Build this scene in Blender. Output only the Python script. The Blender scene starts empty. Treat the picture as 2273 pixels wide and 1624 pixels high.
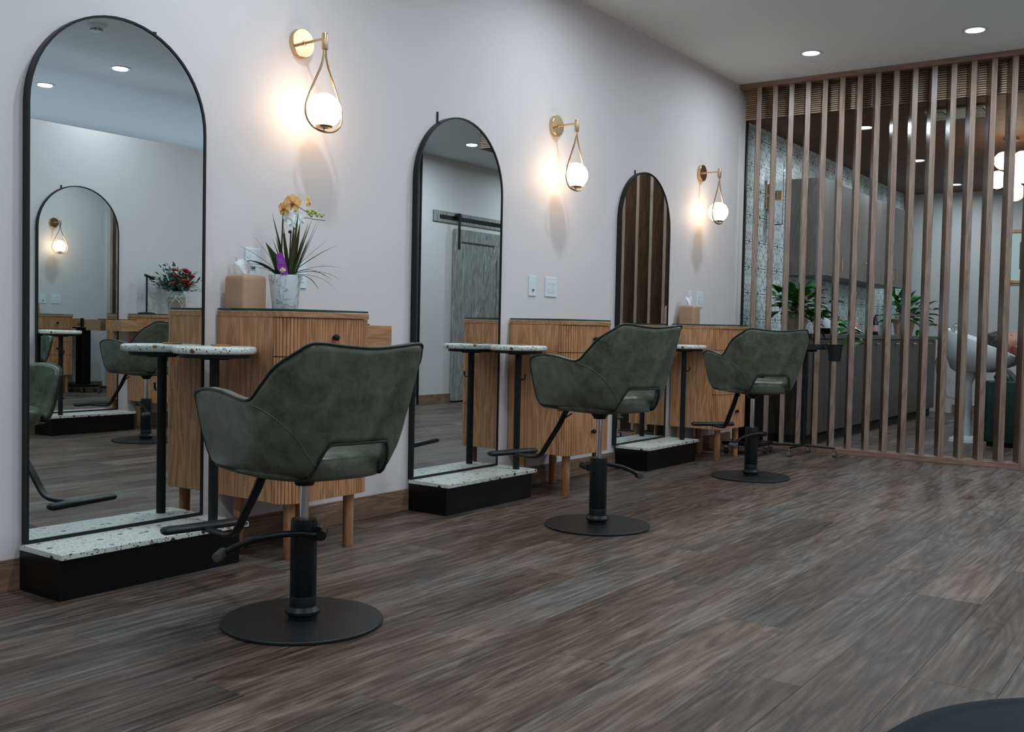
import bpy, math, random
from mathutils import Vector, Matrix
PI = math.pi
S = bpy.context.scene
COL = S.collection
random.seed(7)

# ------------------------------------------------------------------ camera
F_PX, YAW, PITCH, ROLL = 2251.84, -0.6130, -0.0374, 0.0209
CAM = Vector((3.5624, 0.0, 0.9872))
cy, sy, cp, sp = math.cos(YAW), math.sin(YAW), math.cos(PITCH), math.sin(PITCH)
fwd = Vector((sy*cp, cy*cp, sp)); r0 = Vector((cy, -sy, 0)); u0 = r0.cross(fwd)
rt = math.cos(ROLL)*r0 + math.sin(ROLL)*u0; up = -math.sin(ROLL)*r0 + math.cos(ROLL)*u0
cd = bpy.data.cameras.new('camera'); cam = bpy.data.objects.new('camera', cd); COL.objects.link(cam)
M = Matrix((rt, up, -fwd)).transposed().to_4x4(); M.translation = CAM
cam.matrix_world = M
cd.sensor_fit = 'HORIZONTAL'; cd.sensor_width = 36; cd.lens = F_PX/2273*36; cd.clip_start = 0.02
S.camera = cam

# ------------------------------------------------------------------ world, light, exposure
XO_ = 7.5
w = bpy.data.worlds.new('world'); S.world = w; w.use_nodes = True
w.node_tree.nodes['Background'].inputs[0].default_value = (0.62, 0.74, 0.9, 1)
w.node_tree.nodes['Background'].inputs[1].default_value = 0.4
S.view_settings.view_transform = 'Standard'; S.view_settings.look = 'None'
S.view_settings.gamma = 1; S.view_settings.use_curve_mapping = False
S.view_settings.exposure = 0.0
def area(name, loc, size, power, color, rot=(0, 0, 0), shape='RECTANGLE', sy_=None, spread=180):
    l = bpy.data.lights.new(name, 'AREA'); l.energy = power; l.color = color; l.shape = shape; l.size = size
    if sy_: l.size_y = sy_
    l.spread = math.radians(spread)
    o = bpy.data.objects.new(name, l); COL.objects.link(o); o.location = loc; o.rotation_euler = rot
    return o
area('daylight_and_fill', (3.2, -3.0, 1.55), 4.4, 205, (0.76, 0.87, 1.0), (PI/2, 0, PI), 'RECTANGLE', 2.0)
area('daylight_and_fill', (XO_, 5.0, 1.55), 11.0, 90, (0.74, 0.87, 1.0), (PI/2, 0, PI/2), 'RECTANGLE', 2.0)  # unseen fill light, added to brighten the ceiling beyond the opposite wall
DL_POWER = 13.5
DL_COL = (0.80, 0.93, 1.0)

# ------------------------------------------------------------------ materials
def nt(name):
    m = bpy.data.materials.new(name); m.use_nodes = True
    return m, m.node_tree, m.node_tree.nodes['Principled BSDF']
def setp(b, col=None, rough=None, metal=None, **k):
    if col is not None: b.inputs['Base Color'].default_value = (*col, 1)
    if rough is not None: b.inputs['Roughness'].default_value = rough
    if metal is not None: b.inputs['Metallic'].default_value = metal
    for a, v in k.items(): b.inputs[a.replace('_', ' ')].default_value = v
def N(t, ty, **k):
    n = t.nodes.new(ty)
    for a, v in k.items(): setattr(n, a, v)
    return n
def L(t, a, b): t.links.new(a, b)
def math_(t, op, a, b=None, c=None, clamp=False):
    n = t.nodes.new('ShaderNodeMath'); n.operation = op; n.use_clamp = clamp
    for i, v in enumerate((a, b, c)):
        if v is None: continue
        if isinstance(v, (int, float)): n.inputs[i].default_value = v
        else: t.links.new(v, n.inputs[i])
    return n.outputs[0]
def ramp(t, fac, stops, interp='LINEAR'):
    n = t.nodes.new('ShaderNodeValToRGB'); cr = n.color_ramp; cr.interpolation = interp
    while len(cr.elements) < len(stops): cr.elements.new(0.5)
    for e, (p, c) in zip(cr.elements, stops): e.position = p; e.color = (*c, 1)
    t.links.new(fac, n.inputs[0]); return n.outputs[0]
def mixc(t, fac, a, b, mode='MIX'):
    n = t.nodes.new('ShaderNodeMix'); n.data_type = 'RGBA'; n.blend_type = mode
    for i, v in ((0, fac), (6, a), (7, b)):
        if isinstance(v, (int, float)): n.inputs[i].default_value = v
        elif isinstance(v, tuple): n.inputs[i].default_value = (*v, 1)
        else: t.links.new(v, n.inputs[i])
    return n.outputs[2]
def noise(t, vec, scale, detail=4, rough=.55, dist=0):
    n = t.nodes.new('ShaderNodeTexNoise'); n.inputs['Scale'].default_value = scale
    n.inputs['Detail'].default_value = detail; n.inputs['Roughness'].default_value = rough; n.inputs['Distortion'].default_value = dist
    if vec is not None: t.links.new(vec, n.inputs['Vector'])
    return n.outputs['Fac']
def objco(t, scale=(1, 1, 1), offs=None):
    c = t.nodes.new('ShaderNodeTexCoord').outputs['Object']
    mp = t.nodes.new('ShaderNodeMapping'); mp.inputs['Scale'].default_value = scale
    t.links.new(c, mp.inputs['Vector'])
    if offs is not None: t.links.new(offs, mp.inputs['Location'])
    return mp.outputs[0]
def bump(t, b, h, strength=.2, dist=.002):
    n = t.nodes.new('ShaderNodeBump'); n.inputs['Strength'].default_value = strength; n.inputs['Distance'].default_value = dist
    t.links.new(h, n.inputs['Height']); t.links.new(n.outputs[0], b.inputs['Normal'])
def plain(name, col, rough=.5, metal=0, nz=0, scale=60, bm=0, **k):
    m, t, b = nt(name); setp(b, col, rough, metal, **k)
    co = objco(t); f = noise(t, co, scale)
    if nz: L(t, ramp(t, f, [(.3, tuple(c*(1-nz) for c in col)), (.7, tuple(min(1, c*(1+nz)) for c in col))]), b.inputs['Base Color'])
    if bm: bump(t, b, f, bm, .001)
    return m
def emis(name, col, strength):
    m, t, b = nt(name); setp(b, (0.9, 0.9, 0.9), .4); b.inputs['Emission Color'].default_value = (*col, 1)
    b.inputs['Emission Strength'].default_value = strength; return m
def wood(name, c1, c2, axis='Z', rough=.45, fine=1.0, bands=1.0, c3=None, rnd=False):
    """long grain along axis"""
    m, t, b = nt(name); setp(b, c1, rough)
    offs = None
    if rnd:
        oi = t.nodes.new('ShaderNodeObjectInfo'); cb = t.nodes.new('ShaderNodeCombineXYZ')
        for i, k in enumerate((17.3, 29.1, 41.7)): L(t, math_(t, 'MULTIPLY', oi.outputs['Random'], k), cb.inputs[i])
        offs = cb.outputs[0]
    sc = {'X': (1, 12, 12), 'Y': (12, 1, 12), 'Z': (12, 12, 1)}[axis]
    co = objco(t, sc, offs)
    big = noise(t, co, .9*bands, 3, .5, .6)
    band = math_(t, 'FRACT', math_(t, 'MULTIPLY', big, 9.0))
    band = math_(t, 'ABSOLUTE', math_(t, 'SUBTRACT', math_(t, 'MULTIPLY', band, 2.0), 1.0))
    sc2 = tuple(s*(1 if s == 1 else 6) for s in sc)
    co2 = objco(t, sc2, offs); fine_n = noise(t, co2, 2.2*fine, 4, .65)
    f = math_(t, 'ADD', math_(t, 'MULTIPLY', band, .38), math_(t, 'MULTIPLY', fine_n, .72))
    stops = [(.25, c1), (.75, c2)] if c3 is None else [(.2, c1), (.5, c3), (.8, c2)]
    L(t, ramp(t, f, stops), b.inputs['Base Color']); bump(t, b, fine_n, .12, .0015)
    return m
def leather(name, c1, c2, rough=.36):
    m, t, b = nt(name); setp(b, c1, rough, **{'Specular_IOR_Level': .55})
    co = objco(t); n1 = noise(t, co, 13, 7, .72, .35); n2 = noise(t, co, 420, 3, .5)
    L(t, ramp(t, n1, [(.34, c1), (.66, c2)]), b.inputs['Base Color'])
    L(t, math_(t, 'ADD', math_(t, 'MULTIPLY', n1, .25), rough-.1), b.inputs['Roughness'])
    bump(t, b, n2, .10, .0008); return m
def planks_mat(name, island):
    m, t, b = nt(name); setp(b, (.2, .17, .16), .42, **{'Specular_IOR_Level': .26})
    if island:
        rnd = t.nodes.new('ShaderNodeNewGeometry').outputs['Random Per Island']
    else: rnd = t.nodes.new('ShaderNodeObjectInfo').outputs['Random']
    cb = t.nodes.new('ShaderNodeCombineXYZ')
    for i, k in enumerate((13.7, 57.3, 3.1)): L(t, math_(t, 'MULTIPLY', rnd, k), cb.inputs[i])
    big = noise(t, objco(t, (5.5, .9, 1), cb.outputs[0]), 1.1, 4, .55, .5)
    rings = math_(t, 'ABSOLUTE', math_(t, 'SUBTRACT', math_(t, 'MULTIPLY', math_(t, 'FRACT', math_(t, 'MULTIPLY', noise(t, objco(t, (4.5, .55, 1), cb.outputs[0]), 1.3, 2, .5, .3), 14.)), 2.), 1.))
    fine = noise(t, objco(t, (70, 2.6, 1), cb.outputs[0]), 1.6, 5, .75)
    hue = noise(t, objco(t, (3.0, 1.1, 1), cb.outputs[0]), .9, 3, .5)
    mid = noise(t, objco(t, (30, 1.5, 1), cb.outputs[0]), 1.5, 5, .65, .4)
    f = math_(t, 'ADD', math_(t, 'ADD', math_(t, 'MULTIPLY', big, .24), math_(t, 'MULTIPLY', fine, .37)), math_(t, 'ADD', math_(t, 'MULTIPLY', rings, .07), math_(t, 'MULTIPLY', mid, .38)))
    f = math_(t, 'ADD', f, math_(t, 'MULTIPLY', math_(t, 'SUBTRACT', rnd, .5), .07))
    warm = ramp(t, f, [(.42, (.030, .019, .015)), (.53, (.092, .062, .049)), (.66, (.205, .155, .128))])
    cool = ramp(t, f, [(.42, (.027, .022, .020)), (.53, (.080, .069, .063)), (.66, (.180, .163, .150))])
    h = ramp(t, hue, [(.44, (0, 0, 0)), (.66, (1, 1, 1))])
    L(t, mixc(t, h, warm, cool), b.inputs['Base Color'])
    L(t, math_(t, 'ADD', math_(t, 'MULTIPLY', fine, .34), .27), b.inputs['Roughness'])
    bump(t, b, fine, .16, .0008); return m
def terrazzo(name):
    m, t, b = nt(name); setp(b, (.7, .7, .66), .3)
    co = objco(t); out = None; base = (.68, .69, .65)
    nz = t.nodes.new('ShaderNodeTexNoise'); nz.inputs['Scale'].default_value = 60; L(t, co, nz.inputs['Vector'])
    vm = t.nodes.new('ShaderNodeVectorMath'); vm.operation = 'MULTIPLY_ADD'; L(t, nz.outputs['Color'], vm.inputs[0])
    vm.inputs[1].default_value = (.010, .010, .010); L(t, co, vm.inputs[2]); cur = base
    for sc, thr, lo in ((30, .33, .66), (85, .27, .40), (170, .25, .35)):
        v = t.nodes.new('ShaderNodeTexVoronoi'); v.inputs['Scale'].default_value = sc; L(t, vm.outputs[0], v.inputs['Vector'])
        sep = t.nodes.new('ShaderNodeSeparateColor'); L(t, v.outputs['Color'], sep.inputs[0])
        hit = math_(t, 'MULTIPLY', math_(t, 'LESS_THAN', v.outputs['Distance'], thr), math_(t, 'GREATER_THAN', sep.outputs[0], lo))
        cc = ramp(t, sep.outputs[1], [(0, (.025, .03, .032)), (.30, (.16, .07, .04)), (.45, (.09, .10, .10)), (.60, (.36, .17, .08)), (.72, (.03, .03, .03)), (.86, (.25, .24, .22))], 'CONSTANT')
        cur = mixc(t, hit, cur, cc)
    L(t, cur, b.inputs['Base Color']); return m
def marble(name):
    m, t, b = nt(name); setp(b, (.8, .82, .83), .25)
    co = objco(t); n = noise(t, co, 7, 5, .6, 1.6)
    f = math_(t, 'ABSOLUTE', math_(t, 'SUBTRACT', n, .5))
    L(t, ramp(t, f, [(0, (.30, .28, .28)), (.010, (.62, .63, .64)), (.03, (.80, .83, .85))]), b.inputs['Base Color']); return m
def tile_mat(name):
    m, t, b = nt(name); setp(b, (.7, .74, .75), .3)
    tc = t.nodes.new('ShaderNodeTexCoord').outputs['Object']; s = t.nodes.new('ShaderNodeSeparateXYZ'); L(t, tc, s.inputs[0])
    py = math_(t, 'ABSOLUTE', math_(t, 'DIVIDE', s.outputs[1], .1165)); pz = math_(t, 'ABSOLUTE', math_(t, 'DIVIDE', s.outputs[2], .1165))
    fy, fz = py, pz
    r = math_(t, 'SQRT', math_(t, 'ADD', math_(t, 'MULTIPLY', fy, fy), math_(t, 'MULTIPLY', fz, fz)))
    a = math_(t, 'ARCTAN2', fz, fy)
    ray = math_(t, 'ABSOLUTE', math_(t, 'SINE', math_(t, 'MULTIPLY', a, 4.0)))
    l1 = math_(t, 'LESS_THAN', math_(t, 'MULTIPLY', ray, r), .13)
    l2 = math_(t, 'LESS_THAN', math_(t, 'ABSOLUTE', math_(t, 'SUBTRACT', math_(t, 'MAXIMUM', fy, fz), 1.0)), .025)
    # grey lozenges between petals
    c8 = math_(t, 'ABSOLUTE', math_(t, 'COSINE', math_(t, 'MULTIPLY', a, 4.0)))
    l3 = math_(t, 'LESS_THAN', math_(t, 'ADD', math_(t, 'MULTIPLY', math_(t, 'ABSOLUTE', math_(t, 'SUBTRACT', r, .62)), 1.6), math_(t, 'MULTIPLY', c8, .60)), .36)
    l4 = math_(t, 'LESS_THAN', r, .07)
    dark = math_(t, 'MAXIMUM', math_(t, 'MAXIMUM', l1, l2), l4)
    base = mixc(t, l3, (.66, .76, .77), (.20, .19, .185))
    dark = math_(t, 'MAXIMUM', l1, l4)
    L(t, mixc(t, dark, base, (.10, .105, .11)), b.inputs['Base Color']); return m
def vase_mat(name):
    m, t, b = nt(name); setp(b, (.3, .25, .2), .7)
    tc = t.nodes.new('ShaderNodeTexCoord').outputs['Object']; s = t.nodes.new('ShaderNodeSeparateXYZ'); L(t, tc, s.inputs[0])
    a = math_(t, 'ARCTAN2', s.outputs[1], s.outputs[0])
    p = math_(t, 'PINGPONG', math_(t, 'MULTIPLY', a, 2/PI), .5); q = math_(t, 'PINGPONG', math_(t, 'DIVIDE', s.outputs[2], .16), .5)
    d = math_(t, 'ABSOLUTE', math_(t, 'SUBTRACT', math_(t, 'ADD', p, q), .5))
    r = math_(t, 'SQRT', math_(t, 'ADD', math_(t, 'MULTIPLY', p, p), math_(t, 'MULTIPLY', q, q)))
    ray = math_(t, 'LESS_THAN', math_(t, 'ABSOLUTE', math_(t, 'SINE', math_(t, 'MULTIPLY', math_(t, 'ARCTAN2', q, p), 4.0))), .55)
    star = math_(t, 'MULTIPLY', math_(t, 'MULTIPLY', ray, math_(t, 'LESS_THAN', r, .30)), math_(t, 'GREATER_THAN', r, .08))
    hit = math_(t, 'MAXIMUM', math_(t, 'LESS_THAN', d, .035), star)
    hit = math_(t, 'MULTIPLY', hit, math_(t, 'LESS_THAN', s.outputs[2], .165))
    c = mixc(t, math_(t, 'GREATER_THAN', s.outputs[2], .165), (.25, .21, .16), (.55, .60, .60))
    L(t, mixc(t, hit, c, (.62, .60, .52)), b.inputs['Base Color']); return m
def leaf_mat(name, c1, c2, rough=.4, scale=14):
    m, t, b = nt(name); setp(b, c1, rough)
    L(t, ramp(t, noise(t, objco(t), scale, 3), [(.35, c1), (.65, c2)]), b.inputs['Base Color']); return m
def glassy(name, col, rough=.03, alpha=1, ior=1.45):
    m, t, b = nt(name); setp(b, col, rough); b.inputs['Transmission Weight'].default_value = 1; b.inputs['IOR'].default_value = ior; return m

Mt = {}
Mt['wall'] = plain('wall_paint_pink', (.68, .635, .645), .62, bm=.04, scale=220)
Mt['wall_far'] = plain('wall_paint_pale', (.52, .52, .52), .62)
Mt['ceil'] = plain('ceiling_paint', (.80, .86, .88), .8)
Mt['planks'] = planks_mat('floor_plank_wood', False); Mt['planks_i'] = planks_mat('floor_plank_wood_far', True)
Mt['sub'] = plain('subfloor', (.02, .018, .016), .9)
Mt['skirt'] = wood('skirting_wood', (.13, .075, .050), (.26, .17, .12), 'Y', .5)
Mt['oak'] = wood('oak_veneer', (.30, .128, .055), (.57, .295, .150), 'Z', .42)
Mt['oakh'] = wood('oak_veneer_flat', (.27, .125, .055), (.48, .26, .13), 'Y', .4)
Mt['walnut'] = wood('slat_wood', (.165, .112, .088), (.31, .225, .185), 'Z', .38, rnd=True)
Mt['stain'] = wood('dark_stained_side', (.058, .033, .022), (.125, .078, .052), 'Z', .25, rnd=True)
Mt['walnuth'] = wood('beam_wood', (.18, .105, .075), (.31, .20, .155), 'X', .42)
Mt['flutec'] = wood('ceiling_wood', (.085, .034, .018), (.190, .092, .050), 'X', .6)
Mt['flute'] = wood('soffit_wood', (.44, .30, .20), (.70, .53, .40), 'X', .45)
Mt['grey_cab'] = wood('grey_laminate', (.105, .088, .078), (.165, .142, .128), 'Z', .4)
Mt['grey_dark'] = wood('dark_laminate', (.040, .032, .028), (.075, .062, .055), 'Z', .45)
Mt['barn'] = wood('weathered_grey_wood', (.10, .10, .098), (.38, .38, .365), 'Z', .7, bands=1.3, rnd=True)
Mt['black'] = plain('black_powder_coat', (.008, .009, .010), .38, nz=.1)
Mt['matte'] = plain('matte_black_steel', (.014, .0165, .018), .42, bm=.05, scale=500)
Mt['gloss'] = plain('gloss_black', (.0035, .0035, .004), .30)
Mt['rubber'] = plain('grey_rubber', (.06, .06, .062), .75)
Mt['chrome'] = plain('chrome', (.75, .76, .78), .12, 1)
Mt['brass'] = plain('brushed_brass', (.62, .45, .27), .28, 1, nz=.06, scale=200)
Mt['leather'] = leather('green_leather', (.050, .058, .042), (.135, .152, .112), .31)
Mt['pipe'] = plain('dark_green_piping', (.010, .016, .012), .45)
Mt['seam'] = plain('seam_thread', (.10, .125, .10), .6)
Mt['dleather'] = leather('dark_green_leather', (.010, .026, .022), (.022, .046, .038))
Mt['sleather'] = leather('black_blue_vinyl', (.008, .012, .015), (.011, .016, .020), .75)
Mt['sleather'].node_tree.nodes['Principled BSDF'].inputs['Specular IOR Level'].default_value = .12
Mt['terra'] = terrazzo('terrazzo')
Mt['mirror'] = plain('mirror_silver', (.74, .80, .80), 0.0, 1)
Mt['gtop'] = plain('green_edged_glass', (.012, .055, .045), .06)
Mt['white'] = plain('white_plastic', (.70, .76, .80), .35)
Mt['kraft'] = plain('tan_leatherette', (.46, .27, .17), .5, nz=.06, scale=8)
Mt['tissue'] = plain('white_tissue', (.85, .88, .90), .9)
Mt['marble'] = marble('white_marble_pot')
Mt['soil'] = plain('dark_soil', (.03, .02, .014), .95)
Mt['tile'] = tile_mat('star_pattern_tile'); Mt['grout'] = plain('grout', (.20, .21, .21), .9)
Mt['tilegold'] = plain('pale_tile', (.55, .62, .60), .3)
Mt['globe'] = emis('lit_opal_glass', (1.0, .70, .43), 12.0)
Mt['globe2'] = emis('lit_opal_glass_pendant', (1.0, .78, .55), 5.0)
Mt['led'] = emis('led_panel', (.78, .92, 1.0), 14.0)
Mt['clear'] = glassy('clear_glass', (.95, .98, .98))
Mt['dracaena'] = leaf_mat('dracaena_leaf', (.045, .10, .018), (.075, .045, .022), .4, 9)
Mt['orchid_leaf'] = leaf_mat('orchid_leaf', (.020, .065, .018), (.045, .12, .030))
Mt['pothos'] = leaf_mat('pothos_leaf', (.012, .10, .018), (.06, .26, .05), .28, 25)
Mt['euca'] = leaf_mat('eucalyptus_leaf', (.05, .13, .09), (.14, .25, .18), .5)
Mt['yel'] = leaf_mat('yellow_petal', (.75, .42, .13), (.85, .58, .22), .6)
Mt['whp'] = leaf_mat('white_petal', (.75, .80, .78), (.85, .88, .84), .6)
Mt['redp'] = leaf_mat('red_petal', (.22, .003, .010), (.50, .008, .02), .5, 40)
Mt['lip'] = plain('orange_lip', (.45, .07, .015), .5)
Mt['bud'] = plain('green_bud', (.38, .48, .09), .5)
Mt['stem'] = plain('dark_stem', (.06, .035, .03), .6)
Mt['purple'] = plain('purple_tag', (.25, .03, .36), .4)
Mt['lilac'] = plain('lilac_print', (.42, .20, .55), .5)
Mt['cream'] = plain('cream_print', (.75, .65, .33), .5)
Mt['basket'] = plain('ribbed_beige_pot', (.42, .34, .28), .7)
Mt['ceramic'] = plain('white_ceramic', (.66, .72, .76), .12)
Mt['skin'] = plain('skin', (.42, .22, .15), .5, nz=.05, scale=12)
Mt['hair'] = plain('dark_curly_hair', (.022, .014, .012), .5, nz=.3, scale=90, bm=.9)
Mt['cape'] = plain('rust_cape', (.16, .035, .020), .8, nz=.3, scale=30)
Mt['cloth'] = plain('dark_clothing', (.02, .025, .03), .8)
Mt['pink'] = plain('pink_bottle', (.55, .22, .24), .35)
Mt['amber'] = plain('dark_bottle', (.014, .008, .008), .15)
Mt['label'] = plain('pink_white_label', (.55, .32, .34), .5)
Mt['brownd'] = plain('brown_bowl', (.07, .03, .022), .5)
Mt['frame_oak'] = wood('light_oak_frame', (.40, .20, .09), (.55, .31, .15), 'Z')
Mt['paper'] = plain('pale_mount', (.55, .66, .64), .6)
Mt['ink'] = plain('dark_print', (.05, .06, .07), .6)
Mt['vase'] = vase_mat('carved_vase')
Mt['counter'] = plain('dark_counter', (.030, .030, .034), .3)
Mt['woodclear'] = plain('orange_wood', (.45, .20, .06), .5)
Mt['lips'] = plain('lips', (.30, .09, .08), .45)
Mt['grille'] = plain('grille_white', (.78, .80, .76), .5); Mt['void'] = plain('dark_void', (.01, .01, .01), .8)

# ------------------------------------------------------------------ mesh builder
class MB:
    def __init__(s): s.v = []; s.f = []
    def add(s, vs, fs):
        o = len(s.v); s.v += [tuple(p) for p in vs]; s.f += [tuple(i+o for i in f) for f in fs]; return s
    def box(s, x0, x1, y0, y1, z0, z1):
        return s.add([(x0,y0,z0),(x1,y0,z0),(x1,y1,z0),(x0,y1,z0),(x0,y0,z1),(x1,y0,z1),(x1,y1,z1),(x0,y1,z1)],
              [(0,3,2,1),(4,5,6,7),(0,1,5,4),(1,2,6,5),(2,3,7,6),(3,0,4,7)])
    def cham(s, x0, x1, y0, y1, z0, z1, c=.001):
        """box with chamfered top edges"""
        return s.add([(x0,y0,z0),(x1,y0,z0),(x1,y1,z0),(x0,y1,z0),(x0,y0,z1-c),(x1,y0,z1-c),(x1,y1,z1-c),(x0,y1,z1-c),
              (x0+c,y0+c,z1),(x1-c,y0+c,z1),(x1-c,y1-c,z1),(x0+c,y1-c,z1)],
              [(0,3,2,1),(8,9,10,11)]+[(i,(i+1)%4,(i+1)%4+4,i+4) for i in range(4)]+[(i+4,(i+1)%4+4,(i+1)%4+8,i+8) for i in range(4)])
    def lathe(s, prof, n=32, c=(0, 0, 0), sx=1, sy=1):
        """profile of (r, z)"""
        vs = []; fs = []; k = len(prof)
        for r, z in prof:
            for i in range(n):
                a = 2*PI*i/n; vs.append((c[0]+r*sx*math.cos(a), c[1]+r*sy*math.sin(a), c[2]+z))
        for j in range(k-1):
            for i in range(n): fs.append((j*n+i, j*n+(i+1)%n, (j+1)*n+(i+1)%n, (j+1)*n+i))
        fs.append(tuple(range(n))[::-1]); fs.append(tuple((k-1)*n+i for i in range(n)))
        return s.add(vs, fs)
    def tube(s, path, r, n=10, closed=False, flat=None):
        path = [Vector(p) for p in path]; k = len(path); vs = []; fs = []; nrm = None
        rs = r if isinstance(r, (list, tuple)) else [r]*k
        for i, p in enumerate(path):
            a = path[(i-1) % k] if (i > 0 or closed) else p; b = path[(i+1) % k] if (i < k-1 or closed) else p
            t = (b-a)
            t = t.normalized() if t.length > 1e-9 else Vector((0, 0, 1))
            if nrm is None:
                nrm = t.orthogonal().normalized() if flat is None else (Vector(flat)-t*t.dot(Vector(flat))).normalized()
            nrm = (nrm - t*nrm.dot(t)).normalized(); bn = t.cross(nrm)
            for j in range(n):
                q = 2*PI*j/n; vs.append(p + nrm*math.cos(q)*rs[i] + bn*math.sin(q)*rs[i])
        for i in range(k if closed else k-1):
            for j in range(n):
                i2 = (i+1) % k; fs.append((i*n+j, i*n+(j+1) % n, i2*n+(j+1) % n, i2*n+j))
        if not closed: fs.append(tuple(range(n))[::-1]); fs.append(tuple((k-1)*n+j for j in range(n)))
        return s.add(vs, fs)
    def cyl(s, a, b, r, n=16): return s.tube([a, b], r, n)
    def prism(s, poly, z0, z1, c=0):
        """extrude xy polygon (ccw) in z, optional chamfer"""
        n = len(poly); cx = sum(p[0] for p in poly)/n; cy_ = sum(p[1] for p in poly)/n
        def inset(p, d):
            v = Vector((p[0]-cx, p[1]-cy_)); l = v.length or 1; return (p[0]-v.x/l*d, p[1]-v.y/l*d)
        lay = [(0, z0), (0, z1)] if not c else [(c, z0), (0, z0+c), (0, z1-c), (c, z1)]
        vs = []
        for d, z in lay: vs += [(*inset(p, d), z) for p in poly]
        fs = [tuple(range(n))[::-1], tuple(range((len(lay)-1)*n, len(lay)*n))]
        for j in range(len(lay)-1): fs += [(j*n+i, j*n+(i+1) % n, (j+1)*n+(i+1) % n, (j+1)*n+i) for i in range(n)]
        return s.add(vs, fs)
    def sphere(s, c, r, n=16, m=10, sc=(1, 1, 1)):
        vs = [(c[0], c[1], c[2]-r*sc[2])]; fs = []
        for j in range(1, m):
            ph = -PI/2+PI*j/m
            for i in range(n):
                a = 2*PI*i/n; vs.append((c[0]+r*sc[0]*math.cos(ph)*math.cos(a), c[1]+r*sc[1]*math.cos(ph)*math.sin(a), c[2]+r*sc[2]*math.sin(ph)))
        vs.append((c[0], c[1], c[2]+r*sc[2])); T = len(vs)-1
        for i in range(n): fs.append((0, 1+(i+1) % n, 1+i)); fs.append((T, 1+(m-2)*n+i, 1+(m-2)*n+(i+1) % n))
        for j in range(m-2):
            for i in range(n): fs.append((1+j*n+i, 1+j*n+(i+1) % n, 1+(j+1)*n+(i+1) % n, 1+(j+1)*n+i))
        return s.add(vs, fs)
    def leaf(s, base, d, length, width, droop=.3, up_=None, n=6, fold=.15, tip=1.6):
        """pointed leaf strip starting at base, direction d"""
        d = Vector(d).normalized(); z = Vector((0, 0, 1)); side = d.cross(z)
        if side.length < .05: side = Vector((1, 0, 0))
        side.normalize(); vs = []; fs = []; p = Vector(base); st = length/n; dd = d.copy()
        for i in range(n+1):
            f = i/n; w_ = width*math.sin(PI*min(1, (f*.92+.06))**(1/tip))*.5 if i < n else .0002
            nrm = side.cross(dd).normalized()
            vs += [p-side*w_+nrm*w_*fold, p-nrm*w_*fold*.6, p+side*w_+nrm*w_*fold]
            p = p+dd*st; dd = (dd - z*droop*st/length*1.6*(f+.3)).normalized()
        for i in range(n):
            a = i*3; fs += [(a, a+1, a+4, a+3), (a+1, a+2, a+5, a+4)]
        return s.add(vs, fs)
    def mesh(s, name):
        me = bpy.data.meshes.new(name); me.from_pydata(s.v, [], s.f); me.update(); return me
    def build(s, name, mat, parent=None, smooth=35, loc=None, bevel=0, segs=2):
        me = s.mesh(name)
        if smooth:
            me.polygons.foreach_set('use_smooth', [True]*len(me.polygons)); me.set_sharp_from_angle(angle=math.radians(smooth))
        me.materials.append(mat)
        o = bpy.data.objects.new(name, me); COL.objects.link(o)
        if parent: o.parent = parent
        if loc: o.location = loc
        if bevel:
            b = o.modifiers.new('bevel', 'BEVEL'); b.width = bevel; b.segments = segs; b.limit_method = 'ANGLE'
        return o
def rrect(x0, x1, y0, y1, r, n=6, corners=(1, 1, 1, 1)):
    pts = []
    for k, (cx, cy_, a0) in enumerate(((x1-r, y0+r, -PI/2), (x1-r, y1-r, 0), (x0+r, y1-r, PI/2), (x0+r, y0+r, PI))):
        if corners[k]:
            for i in range(n+1): a = a0+PI/2*i/n; pts.append((cx+r*math.cos(a), cy_+r*math.sin(a)))
        else: pts.append(((x1, x1, x0, x0)[k], (y0, y1, y1, y0)[k]))
    return pts
def thing(name, label, cat, loc=(0, 0, 0), rz=0, group=None):
    o = bpy.data.objects.new(name, None); COL.objects.link(o); o.location = loc; o.rotation_euler = (0, 0, rz)
    o.empty_display_size = .1; o['label'] = label; o['category'] = cat
    if group: o['group'] = group
    return o
def tag(o, label, cat, group=None):
    o['label'] = label; o['category'] = cat
    if group: o['group'] = group
    return o
def struct(o, label=None):
    o['kind'] = 'structure'
    if label: o['label'] = label
    return o
def copy_tree(o, parent=None):
    c = o.copy(); COL.objects.link(c); c.parent = parent
    for ch in list(o.children): copy_tree(ch, c)
    return c
def dup(o, loc, rz=0, label=None, group=None):
    c = copy_tree(o); c.location = loc; c.rotation_euler = (0, 0, rz)
    if label: c['label'] = label
    if group: c['group'] = group
    return c
for k_ in ('black', 'matte', 'gloss'): Mt[k_].node_tree.nodes['Principled BSDF'].inputs['Specular IOR Level'].default_value = .3
def crom(keys, n):
    """catmull-rom through keys, n samples"""
    out = []; K = len(keys)
    for i in range(n):
        t = i/(n-1)*(K-1); k = min(int(t), K-2); f = t-k
        P = [keys[max(0, min(K-1, k+j))] for j in (-1, 0, 1, 2)]
        out.append(tuple(.5*((2*b)+(-a+c)*f+(2*a-5*b+4*c-d)*f*f+(-a+3*b-3*c+d)*f**3) for a, b, c, d in zip(*P)))
    return out

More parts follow.
